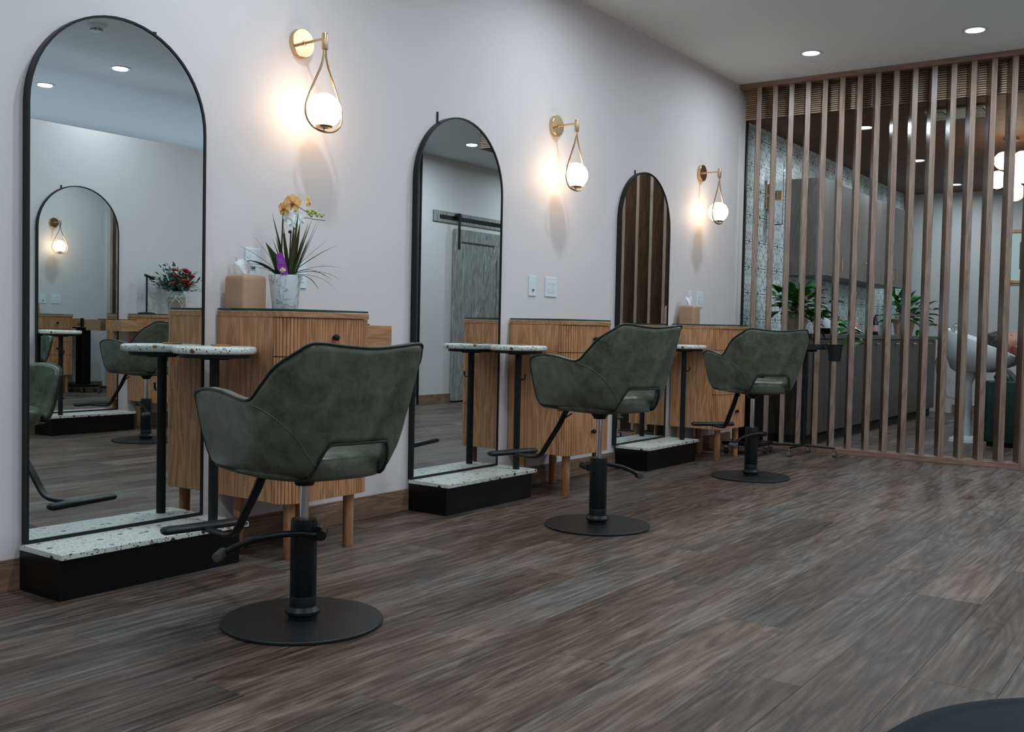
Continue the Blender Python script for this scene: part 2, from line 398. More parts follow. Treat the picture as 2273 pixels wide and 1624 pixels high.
# ------------------------------------------------------------------ room shell
CE = 3.15; YP = 8.43; WR = 4.80; YE = 14.15; XO = 7.5; YB = -3.0; CW = 2.865
fl = MB().box(-.1, XO, YB, YE, -.06, -.006).build('floor', Mt['sub'], smooth=0)
struct(fl, 'floor of grey-brown wood-look planks running along the mirror wall')
PW, PL = .23, 1.675; rows = []
i0 = -int(1.705/PW)-1
plank_list = []
offs = {0: 1.97, 1: 2.60, 2: 1.615, 3: 1.10}
for k in range(i0, int((XO-1.705)/PW)+1):
    x0 = max(0, 1.705+k*PW); x1 = min(XO, 1.705+(k+1)*PW)
    if x1-x0 < .02: continue
    off = offs.get(k, random.random()*PL); y = off-PL*math.ceil((off-YB)/PL)
    while y < YE:
        a, b = max(y, YB), min(y+PL, YE)
        if b-a > .02: plank_list.append((x0, x1, a, b))
        y += PL
def vis(p):
    x, y = (p[0]+p[1])/2, (p[2]+p[3])/2; best = 0
    for yy in (p[2]+.05, y, p[3]-.05):
        d = Vector((x, yy, 0))-CAM; z = d.dot(fwd)
        if z < .3: continue
        px = 1136.5+F_PX*d.dot(rt)/z; py = 812-F_PX*d.dot(up)/z
        if -250 < px < 2400 and py < 1900: best = max(best, 1/z)
    return best
plank_list.sort(key=lambda p: -vis(p))
nvis = [p for p in plank_list if vis(p) > 0][:280]; rest = [p for p in plank_list if p not in set(nvis)]
g = .0003; cache = {}
for (x0, x1, a, b) in nvis:
    key = (round(x1-x0, 3), round(b-a, 3))
    if key not in cache:
        mb = MB(); W_, H_ = (x1-x0)/2-g, (b-a)/2-g; mb.cham(-W_, W_, -H_, H_, -.006, 0, .0006)
        me = mb.mesh('plank'); me.materials.append(Mt['planks']); cache[key] = me
    o = bpy.data.objects.new('plank', cache[key]); COL.objects.link(o); o.location = ((x0+x1)/2, (a+b)/2, 0); o.parent = fl
mb = MB()
for (x0, x1, a, b) in rest: mb.cham(x0+g, x1-g, a+g, b-g, -.006, 0, .0006)
o = mb.build('far_planks', Mt['planks_i'], fl, smooth=0); o['kind'] = 'stuff'

struct(MB().box(-.15, 0, YB, 8.60, 0, CE).build('wall_left', Mt['wall'], smooth=0), 'long pale pink wall carrying the arched mirrors')
struct(MB().box(-.15, XO, YE, YE+.12, 0, CE).build('wall_back', Mt['wall_far'], smooth=0), 'pale end wall behind the wash area')
struct(MB().box(WR, WR+.12, YB, 8.6, 0, 2.665).box(WR, WR+.12, 8.6, YE, 0, CE).build('wall_right', Mt['wall'], smooth=0), 'pink wall opposite, seen in the mirrors')
struct(MB().box(XO, XO+.1, YB, YE, 0, .5).box(XO, XO+.1, YB, YE, 2.6, CE).box(XO, XO+.1, YB, -.55, .5, 2.6).box(XO, XO+.1, 10.55, YE, .5, 2.6).build('wall_outer', Mt['wall_far'], smooth=0))  # outer wall, its opening made up for the added fill light
wo = MB()
for k in range(7): wo.box(XO+.03, XO+.09, -.55+k*1.84, -.49+k*1.84, .5, 2.6)
struct(wo.box(XO+.03, XO+.09, -.49, 10.49, .5, .56).box(XO+.03, XO+.09, -.49, 10.49, 2.54, 2.6).build('added_window_2', Mt['black'], smooth=0))  # made-up window frame around the added outer fill light
fr = MB().box(-.15, 1.0, YB-.12, YB, 0, CE).box(5.4, XO, YB-.12, YB, 0, CE).box(1.0, 5.4, YB-.12, YB, 0, .5).box(1.0, 5.4, YB-.12, YB, 2.6, CE)
struct(fr.build('wall_front', Mt['wall'], smooth=0))
wf = MB()
for x in (1.0, 2.44, 3.90, 5.34): wf.box(x, x+.06, YB-.09, YB-.03, .5, 2.6)
wf.box(1.06, 5.34, YB-.09, YB-.03, .5, .56).box(1.06, 5.34, YB-.09, YB-.03, 2.54, 2.6)
wfo = struct(wf.build('window_1', Mt['black'], smooth=0))
struct(MB().box(-.15, XO+.1, YB-.12, YP+.17, CE, CE+.1).box(3.0, XO+.1, YP+.17, YE+.12, CE, CE+.1).build('ceiling', Mt['ceil'], smooth=0), 'pale grey painted ceiling')
# skirtings
def skirt(name, x0, x1, y0, y1):
    m_ = MB().box(x0, x1, y0, y1, 0, .104)
    m_.box(x0, x0+.008 if x1-x0 < .1 else x1, y0, y1, .104, .116)
    return struct(m_.build(name, Mt['skirt'], smooth=0, bevel=.002))
skirt('baseboard_left', .0005, .013, YB+.01, 8.42)
m_ = MB().box(WR-.013, WR-.0005, YB+.01, 9.2, 0, .116).box(WR-.013, WR-.0005, 9.74, YE-.01, 0, .116); struct(m_.build('baseboard_right', Mt['skirt'], smooth=0))
struct(MB().box(.66, WR-.02, YE-.013, YE-.0005, 0, .11).build('baseboard_back', Mt['skirt'], smooth=0))
# tiled wall beyond the partition
tw = MB().box(-.15, -.006, 8.60, YE, 0, CW+.02).build('wall_tiled', Mt['grout'], smooth=0); struct(tw, 'wall of pale blue and grey star-pattern tiles')
T = .233; tm = MB().box(-.006, 0, -T/2+.001, T/2-.001, -T/2+.001, T/2-.001).mesh('tile'); tm.materials.append(Mt['tile'])
for j in range(24):
    for i in range(9):
        yc = 8.635+T*(j+.5); zc = CW-T*(i+.5)
        if yc+T/2 > YE: continue
        if 9.8 < yc < 12.6 and 1.7 < zc < 2.35: continue
        o = bpy.data.objects.new('tile', tm); COL.objects.link(o); o.location = (0, yc, zc); o.parent = tw
struct(MB().box(-.02, .012, 8.600, 8.632, 0, CW).build('trim_1', Mt['black'], smooth=0), 'black edge strip between pink wall and tiles')
# tile strip on the opposite wall
ts = MB().box(WR-.004, WR, 9.2, 9.72, 0, CE).build('wall_tiled_opposite', Mt['grout'], smooth=0); struct(ts)
tm2 = tm.copy()
for j in range(2):
    for i in range(13):
        o = bpy.data.objects.new('tile', tm2); COL.objects.link(o); o.location = (WR-.004, 9.72-T*(j+.5), CE-.03-T*(i+.5)); o.rotation_euler = (0, 0, PI); o.parent = ts
struct(MB().box(WR-.02, WR, 9.72, 9.745, 0, CE).build('trim_2', Mt['black'], smooth=0))
# fluted wood soffit and lower wood ceiling
def ridges(y0, y1, x0, x1, pitch, z, down=True, depth=.008):
    mb = MB(); n = int((y1-y0)/pitch)
    for k in range(n):
        a = y0+k*pitch; mb.box(x0, x1, a+.0035, a+pitch-.0035, z, z+depth)
    return mb
so = MB().box(.0, 3.0, YP+.168, YP+.28, CW+.003, CE).build('soffit', Mt['void'], smooth=0); struct(so, 'ribbed wood soffit face behind the top beam')
mb = MB(); n = 14; h = (3.115-CW)/n
for k in range(n): mb.box(.0, 3.0, YP+.150, YP+.168, CW+k*h+.0030, CW+(k+1)*h-.0030)
o = mb.build('slat', Mt['flute'], so, smooth=0, bevel=.0025); o.name = 'ribs'; o['kind'] = 'stuff'
cw = MB().box(-.0, 3.0, YP+.28, YE, CW+.008, CW+.03).build('ceiling_wood', Mt['void'], smooth=0); struct(cw, 'lower ceiling clad in narrow dark wood ribs')
o = ridges(YP+.170, YE, 0, 3.0, .040, CW, depth=.0085).build('ribs', Mt['flutec'], cw, smooth=0); o['kind'] = 'stuff'
struct(MB().box(3.0, 3.02, YP+.17, YE, CW, CE).build('trim_3', Mt['flutec'], smooth=0))

# ------------------------------------------------------------------ slat partition
pt = thing('slat_partition', 'floor-to-ceiling divider of vertical brown wood slats at the end of the salon', 'partition', (0, YP, 0))
MB().box(.0, 3.0, 0, .148, 3.108, CE-.001).build('top_beam', Mt['walnuth'], pt, smooth=0, bevel=.002)
MB().box(.0, 2.325, 0, .148, 0, .044).build('bottom_rail', Mt['walnuth'], pt, smooth=0, bevel=.002)
SA = -.42; SD = .150; SW = .042
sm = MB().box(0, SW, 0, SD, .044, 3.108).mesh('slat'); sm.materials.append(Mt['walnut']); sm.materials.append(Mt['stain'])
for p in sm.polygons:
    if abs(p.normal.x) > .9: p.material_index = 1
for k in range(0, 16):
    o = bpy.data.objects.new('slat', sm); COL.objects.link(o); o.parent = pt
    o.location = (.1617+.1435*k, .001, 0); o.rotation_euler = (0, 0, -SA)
    # a slat turned about its near left edge
    b = o.modifiers.new('bevel', 'BEVEL'); b.width = .0015; b.segments = 1
MB().box(2.325, 2.40, -.004, .150, 0, 3.108).build('end_post', Mt['walnut'], pt, smooth=0, bevel=.002)

# ------------------------------------------------------------------ mirror stations
def arch_outline(y0, y1, z0, zt, n=28):
    r = (y1-y0)/2; c = (y0+y1)/2; pts = [(y0, z0), (y1, z0)]
    for i in range(n+1): a = PI*i/n; pts.append((c+r*math.cos(a), zt-r+r*math.sin(a)))
    return pts
def make_mirror(label, loc, rz=0):
    t = thing('arched_mirror', label, 'mirror', loc, rz, None)
    Wd, Ht, D = .775, 1.983, .036; out = arch_outline(0, Wd, 0, Ht); inn = arch_outline(.009, Wd-.009, .012, Ht-.009)
    n = len(out); vs = [(.002, *p) for p in out]+[(D, *p) for p in out]+[(D, *p) for p in inn]+[(D-.005, *p) for p in inn]
    fs = []
    for j in range(3): fs += [(j*n+i, j*n+(i+1) % n, (j+1)*n+(i+1) % n, (j+1)*n+i) for i in range(n)]
    MB().add(vs, fs).build('frame', Mt['black'], t, smooth=30)
    MB().add([(D-.005, *p) for p in inn], [tuple(range(n))]).build('mirror_glass', Mt['mirror'], t, smooth=0)
    MB().add([(.003, *p) for p in out], [tuple(range(n))[::-1]]).build('back_panel', Mt['black'], t, smooth=0)
    MB().box(.001, .006, .188, .200, Ht-.09, Ht+.004).build('hanging_bracket', Mt['black'], t)
    return t
def make_plinth(label, loc, rz=0):
    t = thing('mirror_plinth', label, 'plinth', loc, rz)
    MB().box(.014, .272, 0, .788, 0, .146).build('box', Mt['gloss'], t, smooth=0, bevel=.0015)
    MB().box(.014, .288, -.002, .824, .146, .166).build('terrazzo_slab', Mt['terra'], t, smooth=0, bevel=.002)
    return t
def make_table(label, loc, rz=0):
    t = thing('pedestal_table', label, 'table', loc, rz)
    MB().lathe([(.0, .858), (.157, .858), (.163, .861), (.166, .866), (.166, .880), (.163, .885), (.157, .888), (.0, .888)], 48).build('tabletop', Mt['terra'], t)
    MB().lathe([(0, .842), (.14, .842), (.14, .857), (0, .857)], 40).build('mounting_plate', Mt['black'], t)
    MB().lathe([(0, .834), (.06, .834), (.06, .842), (0, .842)], 24).build('flange', Mt['black'], t)
    MB().lathe([(0, .167), (.0195, .167), (.0195, .834), (0, .834)], 24).build('pole', Mt['black'], t)
    MB().tube([(.018, 0, .690), (.030, 0, .690), (.044, 0, .692), (.050, 0, .702), (.050, 0, .722)], .005, 8).build('hook', Mt['black'], t)
    return t
ms = [make_mirror('nearest arched mirror in a thin black frame, reflecting the first green chair', (0, 1.980, .167))]
ms.append(dup(ms[0], (0, 4.112, .167), 0, 'middle arched black-framed mirror reflecting a grey barn door'))
br = lambda o: [c for c in o.children if c.name.startswith('hanging')][0]
br(ms[1]).location = (0, .0, .0)
ms.append(dup(ms[0], (0, 6.318, .167), 0, 'farthest arched black-framed mirror on the pink wall, reflecting the wood slats'))
br(ms[2]).location = (0, .050, -.004); br(ms[0]).location = (0, .350, -.012)
dup(ms[0], (WR, 5.503, .167), PI, 'arched black-framed mirror on the opposite wall, seen inside the nearest mirror')
ps = [make_plinth('nearest glossy black plinth with a terrazzo slab under the first mirror', (0, 1.966, 0))]
ps.append(dup(ps[0], (0, 4.108, 0), 0, 'middle black plinth with terrazzo top under the second mirror'))
ps.append(dup(ps[0], (0, 6.350, 0), 0, 'farthest black plinth with terrazzo top under the third mirror'))
dup(ps[0], (WR, 5.51, 0), PI, 'black plinth with terrazzo top across the room, seen in the nearest mirror')
tb = [make_table('nearest round terrazzo table on a black pole before the first mirror', (.203, 2.674, 0))]
tb.append(dup(tb[0], (.203, 4.838, 0), 0, 'round terrazzo table on a black pole at the second mirror'))
tb.append(dup(tb[0], (.203, 7.042, 0), 0, 'farthest round terrazzo table on a black pole, left of the third chair'))
dup(tb[0], (WR-.205, 4.84, 0), PI, 'round terrazzo table across the room, seen in the nearest mirror')
cs = tag(MB().lathe([(0, 0), (.038, 0), (.040, .003), (.040, .007), (0, .007)], 28).build('coaster', Mt['woodclear'], loc=(.19, 2.715, .888)), 'small orange-brown wooden coaster on the nearest terrazzo table', 'coaster')
c2 = cs.copy(); COL.objects.link(c2); c2.location = (.19, 4.87, .888); c2['label'] = 'small wooden coaster on the middle terrazzo table'

# ------------------------------------------------------------------ vanity cabinets
CWD = .52
def make_cabinet(label, loc, rz=0):
    t = thing('vanity_cabinet', label, 'cabinet', loc, rz)
    R = .085; xf = .445; xs = xf-R
    # plan path of the fluted front
    path = []
    for i in range(13): a = -PI/2+PI/2*i/12; path.append((xs+R*math.cos(a), R+R*math.sin(a)))
    for i in range(1, 40): path.append((xf, R+(CWD-2*R)*i/40))
    for i in range(13): a = PI/2*i/12; path.append((xs+R*math.cos(a), CWD-R+R*math.sin(a)))
    # arclength resample
    seg = [0]
    for a, b in zip(path, path[1:]): seg.append(seg[-1]+math.dist(a, b))
    tot = seg[-1]; NF = 40; K = 6; front = []
    def at(s):
        k = 0
        while k < len(seg)-2 and seg[k+1] < s: k += 1
        f = (s-seg[k])/(seg[k+1]-seg[k]+1e-9); a, b = path[k], path[k+1]
        tx, ty = b[0]-a[0], b[1]-a[1]; l = math.hypot(tx, ty); return (a[0]+tx*f, a[1]+ty*f), (ty/l, -tx/l)
    for i in range(NF*K+1):
        (x, y), (nx, ny) = at(tot*i/(NF*K)); h_ = -.0062+.0069*math.sqrt(max(0, 1-(2*((i % K)/K)-1)**2)) if i % K else -.0062
        front.append((x+nx*h_, y+ny*h_))
    back = [(x-(.014 if 0 else 0), y) for x, y in front]
    body = [(.014, 0)]+[(xs, 0)]
    for i in range(9): a = -PI/2+PI/2*i/8; body.append((xs+(R-.014)*math.cos(a), R+(R-.014)*math.sin(a)))
    for i in range(9): a = PI/2*i/8; body.append((xs+(R-.014)*math.cos(a), CWD-R+(R-.014)*math.sin(a)))
    body += [(xs, CWD), (.014, CWD)]
    MB().prism(body, .245, 1.012).build('body', Mt['oak'], t, smooth=30)
    zs = [(.242, .507), (.512, .677), (.682, .847), (.852, 1.010)]
    for (a, b) in zs:
        cx = xs-.03; n = len(front); vs = []
        inner = []
        for i in range(n):
            (x, y), (nx, ny) = at(tot*i/(n-1)); inner.append((x-nx*.0135, y-ny*.0135))
        for z in (a, b): vs += [(x, y, z) for x, y in front]+[(x, y, z) for x, y in inner]
        fs = []
        for i in range(n-1): fs += [(i, i+1, 2*n+i+1, 2*n+i), (n+i+1, n+i, 3*n+i, 3*n+i+1), (2*n+i, 2*n+i+1, 3*n+i+1, 3*n+i), (i+1, i, n+i, n+i+1)]
        fs += [(0, 2*n, 3*n, n), (n-1, 2*n-1, 4*n-1, 3*n-1)]
        d = MB().add(vs, fs).build('drawer', Mt['oak'], t, smooth=40)
        zc = (a+b)/2
        MB().tube([(xf-.002, CWD/2, zc), (xf+.010, CWD/2, zc), (xf+.012, CWD/2, zc), (xf+.026, CWD/2, zc), (xf+.028, CWD/2, zc)], [.006, .006, .013, .014, .011], 16).build('knob', Mt['black'], d)
    MB().prism(rrect(.012, xf+.006, -.004, CWD+.006, R+.004, 8, (1, 1, 0, 0)), 1.012, 1.036).build('wood_top', Mt['oakh'], t, smooth=30, bevel=.002)
    MB().prism(rrect(.012, xf+.004, -.002, CWD+.004, R+.004, 8, (1, 1, 0, 0)), 1.0385, 1.0465).build('glass_top', Mt['gtop'], t, smooth=30)
    for (x, y) in ((.378, .085), (.378, CWD-.085), (.06, .085), (.06, CWD-.085)):
        MB().lathe([(0, 0), (.021, 0), (.0235, .004), (.025, .243), (0, .243)], 20, (x, y, 0)).build('leg', Mt['oak'], t)
    tr = MB().box(.07, .30, CWD+.001, CWD+.272, .886, .900).box(.07, .082, CWD+.001, CWD+.272, .9, .986).box(.288, .30, CWD+.001, CWD+.272, .9, .986).box(.082, .288, CWD+.26, CWD+.272, .9, .986).box(.082, .288, CWD+.001, CWD+.012, .9, .986).build('tool_tray', Mt['oakh'], t, smooth=0, bevel=.0015)
    for q in range(2): MB().lathe([(.030, 0), (.040, 0), (.042, .006), (.030, .006), (.030, -.06), (.028, -.06), (.028, 0)], 20, (.185, CWD+.08+.10*q, .986)).build('tool_cup', Mt['gloss'], tr)
    return t
cb1 = make_cabinet('nearest oak drawer cabinet with fluted front, orchid pot and tissue box on top', (0, 2.842, 0))
dup(cb1, (0, 5.020, 0), 0, 'middle oak drawer cabinet with nothing on its glass top, behind the second chair')
dup(cb1, (0, 7.212, 0), 0, 'farthest oak drawer cabinet, with a tissue box on its glass top')
dup(cb1, (WR, 6.14, 0), PI, 'oak drawer cabinet across the room with flower vase on top, seen in the nearest mirror')

# ------------------------------------------------------------------ styling chairs
RIM = [(.238, .262, .722), (.212, .280, .757), (.135, .288, .774), (.035, .289, .771), (-.115, .286, .752), (-.185, .282, .800), (-.248, .272, .858),
       (-.308, .234, .904), (-.345, .198, .930), (-.360, .10, .922), (-.364, 0, .916)]
BOT = [(.228, .196, .520), (.20, .203, .514), (.11, .206, .511), (.02, .202, .510), (-.06, .194, .510), (-.115, .184, .510), (-.165, .168, .510),
       (-.205, .148, .510), (-.230, .118, .510), (-.244, .060, .510), (-.248, 0, .510)]
def sym(K): return [(x, -y, z) for x, y, z in K]+[(x, y, z) for x, y, z in K[:-1][::-1]]
RU = sym(RIM); BU = sym(BOT); NU = 121; RV = crom(RU, NU); BV = crom(BU, NU); NVR = 14
def sstep(a, b, x): t = max(0, min(1, (x-a)/(b-a))); return t*t*(3-2*t)
def shellp(i, v):
    R_, B_ = RV[i], BV[i]; e = v**.58
    return Vector((B_[0]+(R_[0]-B_[0])*e, B_[1]+(R_[1]-B_[1])*e, B_[2]+(R_[2]-B_[2])*v))
def v0(i):
    y = abs(BV[i][1]); 
    if BV[i][0] > -.1: return 0
    z = .510+(.622-.510)*(1-sstep(.075, .140, y)); return (z-BV[i][2])/(RV[i][2]-BV[i][2]) if z > BV[i][2]+.001 else 0
def vrow(i, j): a = v0(i); return a+(1-a)*j/NVR
CH = {}
def make_chair(label, loc, face, dz=0, lever=0, group=None):
    t = thing('styling_chair', label, 'chair', loc, face, group)
    if 'shell' not in CH:
        vs = [shellp(i, vrow(i, j)) for i in range(NU) for j in range(NVR+1)]
        fs = [(i*(NVR+1)+j, (i+1)*(NVR+1)+j, (i+1)*(NVR+1)+j+1, i*(NVR+1)+j+1) for i in range(NU-1) for j in range(NVR)]
        CH['shell'] = MB().add(vs, fs)
        rim = [shellp(i, 1)+Vector((0, 0, .001)) for i in range(NU)]
        arch = [shellp(i, v0(i)) for i in range(NU)]
        fl_ = [shellp(NU-1, 1-k/10) for k in range(1, 10)]; fr_ = [shellp(0, k/10) for k in range(1, 10)]
        CH['pipe'] = MB().tube(rim+fl_+arch[::-1]+fr_, .0042, 8, closed=True)
        sbs = []
        for sgn in (0, 1):
            sb = MB()
            pts = []
            for k in range(25):
                f = k/24; ii = NU-1-int(round((.40-.0+ (.40)*0)*0)); u = (4/20)+(8.6/20-4/20)*f**1.1
                idx = u*(NU-1); i = int(idx); fi = idx-i; v = (1-f)**1.0
                i2 = min(i+1, NU-1); P = shellp(i, max(v, v0(i)))*(1-fi)+shellp(i2, max(v, v0(i2)))*fi
                out = Vector((P.x, P.y, 0)).normalized()*.001; P = P+out
                pts.append(P if sgn == 0 else Vector((P.x, -P.y, P.z)))
            sb.tube(pts, .0016, 6); sbs.append(sb)
        CH['seam'] = sbs
    sh = CH['shell'].build('shell', Mt['leather'], t, smooth=60, loc=(0, 0, dz))
    so_ = sh.modifiers.new('solid', 'SOLIDIFY'); so_.thickness = .026; so_.offset = 1
    CH['pipe'].build('piping', Mt['pipe'], t, loc=(0, 0, dz)); [q.build('stitching', Mt['seam'], t, loc=(0, 0, dz)) for q in CH['seam']]
    # cushion
    mb = MB(); prof = [(.30, .498), (.86, .499), (.96, .504), (.995, .517), (1.012, .545), (1.0, .566), (.965, .578), (.86, .586), (.5, .592), (.02, .593)]; n = 56; vs = []
    for s_, z in prof:
        for i in range(n):
            a = 2*PI*i/n; c_, q = math.cos(a), math.sin(a); e = 2/2.9
            x = (abs(c_)**e)*(1 if c_ > 0 else -1); y = (abs(q)**e)*(1 if q > 0 else -1)
            vs.append((.012+s_*x*(.258 if x > 0 else .260), s_*y*.214, z))
    fs = [(j*n+i, j*n+(i+1) % n, (j+1)*n+(i+1) % n, (j+1)*n+i) for j in range(len(prof)-1) for i in range(n)]
    fs += [tuple(range(n))[::-1], tuple((len(prof)-1)*n+i for i in range(n))]
    mb.add(vs, fs).build('seat_cushion', Mt['leather'], t, smooth=60, loc=(0, 0, dz))
    # under pan follows the shell foot
    pan = [(p[0]*.97, p[1]*.97) for p in BV] ; pan = [p for k, p in enumerate(pan) if k % 4 == 0]
    MB().prism(pan, .503, .513, .004).build('seat_pan', Mt['leather'], t, smooth=50, loc=(0, 0, dz))
    MB().box(-.10, .10, -.08, .08, .486, .503).lathe([(0, .456), (.030, .456), (.036, .470), (.046, .480), (.048, .487), (0, .487)], 24).build('seat_mount', Mt['black'], t, loc=(0, 0, dz))
    MB().lathe([(0, .34), (.0145, .34), (.0145, .457+dz), (0, .457+dz)], 20).build('piston', Mt['chrome'], t)
    MB().lathe([(0, .055), (.0435, .055), (.0435, .088), (.0425, .090), (.0435, .092), (.0435, .335), (.041, .345), (.016, .347), (0, .347)], 32).build('pump_column', Mt['black'], t)
    MB().lathe([(0, .011), (.048, .011), (.048, .025), (.058, .034), (.058, .042), (.046, .056), (0, .056)], 32).build('collar', Mt['black'], t)
    MB().lathe([(0, 0), (.262, 0), (.265, .003), (.265, .009), (.262, .012), (0, .013)], 72).build('base_plate', Mt['matte'], t)
    # pump lever
    lv = MB().tube([(-.062, .058, .300), (0, .058, .306), (.07, .058, .303), (.15, .058, .288), (.21, .058, .264), (.252, .058, .240)], .0105, 10)
    lv.cyl((-.062, -.02, .300), (-.062, .070, .300), .0165, 16).cyl((-.045, -.030, .300), (-.045, .034, .300), .024, 16).cyl((.246, .050, .243), (.262, .100, .236), .008, 10)
    lo = lv.build('pump_lever', Mt['black'], t); lo.rotation_euler = (0, 0, lever-face)
    k_ = MB().tube([(.252, .040, .2415), (.2525, .043, .2412), (.262, .100, .236), (.2625, .104, .2357)], [.012, .0165, .0165, .012], 14).build('rubber_grip', Mt['rubber'], lo)
    # footrest
    fp = crom([(.13, 0, .494), (.225, 0, .490), (.258, 0, .462), (.300, 0, .398), (.375, 0, .306), (.425, 0, .243), (.462, 0, .217), (.515, 0, .208), (.66, 0, .208)], 40)
    fo = MB(); q_ = len(fp); vs = []
    for i, p in enumerate(fp):
        a, b = Vector(fp[max(0, i-1)]), Vector(fp[min(q_-1, i+1)]); tt = (b-a).normalized(); nn = Vector((-tt.z, 0, tt.x))
        for yy, hh in ((-.017, -.004), (-.013, -.0075), (.013, -.0075), (.017, -.004), (.017, .004), (.013, .0075), (-.013, .0075), (-.017, .004)): vs.append(Vector(p)+nn*hh+Vector((0, yy, 0)))
    fo.add(vs, [(i*8+k, i*8+(k+1) % 8, (i+1)*8+(k+1) % 8, (i+1)*8+k) for i in range(q_-1) for k in range(8)]+[tuple(range(8))[::-1], tuple((q_-1)*8+k for k in range(8))])
    fo.box(.16, .245, -.02, .02, .486, .500).tube([(.205, 0, .466), (.285, 0, .425)], .004, 6).build('footrest_arm', Mt['black'], t, loc=(0, 0, dz))
    n = 18; vs = []; fs = []; sec = [(-.168, .3), (-.165, .75), (-.155, 1), (.155, 1), (.165, .75), (.168, .3)]
    for y, s_ in sec:
        for i in range(n): a = 2*PI*i/n; vs.append((.672+.030*s_*math.cos(a), y, .216+.0155*s_*math.sin(a)))
    fs = [(j*n+i, j*n+(i+1) % n, (j+1)*n+(i+1) % n, (j+1)*n+i) for j in range(len(sec)-1) for i in range(n)]+[tuple(range(n)), tuple((len(sec)-1)*n+i for i in range(n))]
    MB().add(vs, fs).build('foot_bar', Mt['matte'], t, smooth=50, loc=(0, 0, dz))
    return t
R_ = math.radians
make_chair('nearest green leather salon chair on a round black base, seen from behind', (1.092, 2.336, 0), R_(170), 0, R_(221))
make_chair('middle green leather salon chair, its pump lever pointing right', (1.002, 4.416, 0), R_(165), .085, R_(53))
make_chair('farthest green leather salon chair, in front of the slatted divider', (.929, 6.612, 0), R_(137), .085, R_(250))
make_chair('green leather salon chair across the room, seen only in the nearest mirror', (3.74, 5.08, 0), R_(-6), .05, R_(200))

# ------------------------------------------------------------------ sconces
def make_sconce(label, loc):
    t = thing('wall_sconce', label, 'wall lamp', loc, 0)
    MB().tube([(0, 0, 2.28), (.026, 0, 2.28), (.028, 0, 2.28)], [.066, .066, .064], 48).build('wall_plate', Mt['brass'], t)
    MB().cyl((.02, 0, 2.28), (.165, 0, 2.28), .0065, 14).sphere((.030, 0, 2.28), .010, 12, 8).build('arm', Mt['brass'], t)
    MB().lathe([(0, 2.232), (.0135, 2.232), (.0145, 2.235), (.0145, 2.302), (.0135, 2.305), (0, 2.305)], 20, (.165, 0, 0)).build('holder', Mt['brass'], t)
    half = crom([(.0065, 2.24), (.008, 2.20), (.024, 2.15), (.058, 2.085), (.095, 2.010), (.113, 1.955), (.105, 1.908), (.072, 1.877), (.035, 1.865), (0, 1.862)], 40)
    pts = [(.165, -a, z) for a, z in half]+[(.165, a, z) for a, z in half[:-1][::-1]]
    MB().tube(pts, .0052, 8).build('teardrop_loop', Mt['brass'], t)
    MB().sphere((.165, 0, 1.957), .0785, 32, 20).build('opal_globe', Mt['globe'], t)
    MB().lathe([(0, 1.866), (.004, 1.866), (.004, 1.874), (.036, 1.879), (.040, 1.888), (.037, 1.8895), (0, 1.880)], 24, (.165, 0, 0)).build('globe_cup', Mt['brass'], t)
    return t
s1 = make_sconce('nearest brass teardrop sconce with lit globe, above the orchid', (0, 3.302, 0))
dup(s1, (0, 5.484, 0), 0, 'middle brass teardrop sconce with lit globe, right of the second mirror')
dup(s1, (0, 7.680, 0), 0, 'farthest brass teardrop sconce with lit globe, beside the slatted divider')

# ------------------------------------------------------------------ wall plates
def plate(label, y, z, wd, kind, name='light_switch', cat='switch'):
    t = thing(name, label, cat, (0.0005, y, z)); h_ = .062
    MB().cham(-wd/2, wd/2, -h_, h_, 0, .006, .002)
    mb = MB().box(0, .006, -wd/2, wd/2, -h_, h_); mb.build('cover_plate', Mt['white'], t, smooth=0, bevel=.0015)
    n = 1 if wd < .1 else 2
    for k in range(n):
        yc = (k-(n-1)/2)*.046
        if kind == 'switch':
            MB().box(.006, .0085, yc-.016, yc+.016, -.033, .033).build('rocker', Mt['white'], t, smooth=0, bevel=.001)
            MB().box(.0085, .014, yc-.008, yc+.008, -.028, -.020).build('slider', Mt['rubber'], t, smooth=0)
        else:
            f = MB().box(.006, .008, yc-.017, yc+.017, -.033, .033).build('socket_face', Mt['white'], t, smooth=0)
            for zc in (-.018, .018):
                MB().box(.008, .0085, yc-.007, yc-.005, zc-.004, zc+.004).box(.008, .0085, yc+.005, yc+.007, zc-.004, zc+.004).build('slot', Mt['void'], f, smooth=0)
    return t
plate('white dimmer plate behind the tissue box on the nearest cabinet', 3.035, 1.255, .085, 'switch')
plate('white socket plate half hidden behind the orchid pot', 3.30, 1.215, .118, 'socket', 'power_outlet', 'outlet')
plate('narrow white dimmer plate left of the wider outlet, over the middle cabinet', 5.262, 1.252, .080, 'switch')
plate('wide white double outlet plate over the middle cabinet', 5.475, 1.254, .135, 'socket', 'power_outlet', 'outlet')
plate('narrow white dimmer plate over the farthest cabinet', 7.53, 1.252, .085, 'switch')
plate('white double outlet behind the tissue box on the farthest cabinet', 7.72, 1.252, .130, 'socket', 'power_outlet', 'outlet')

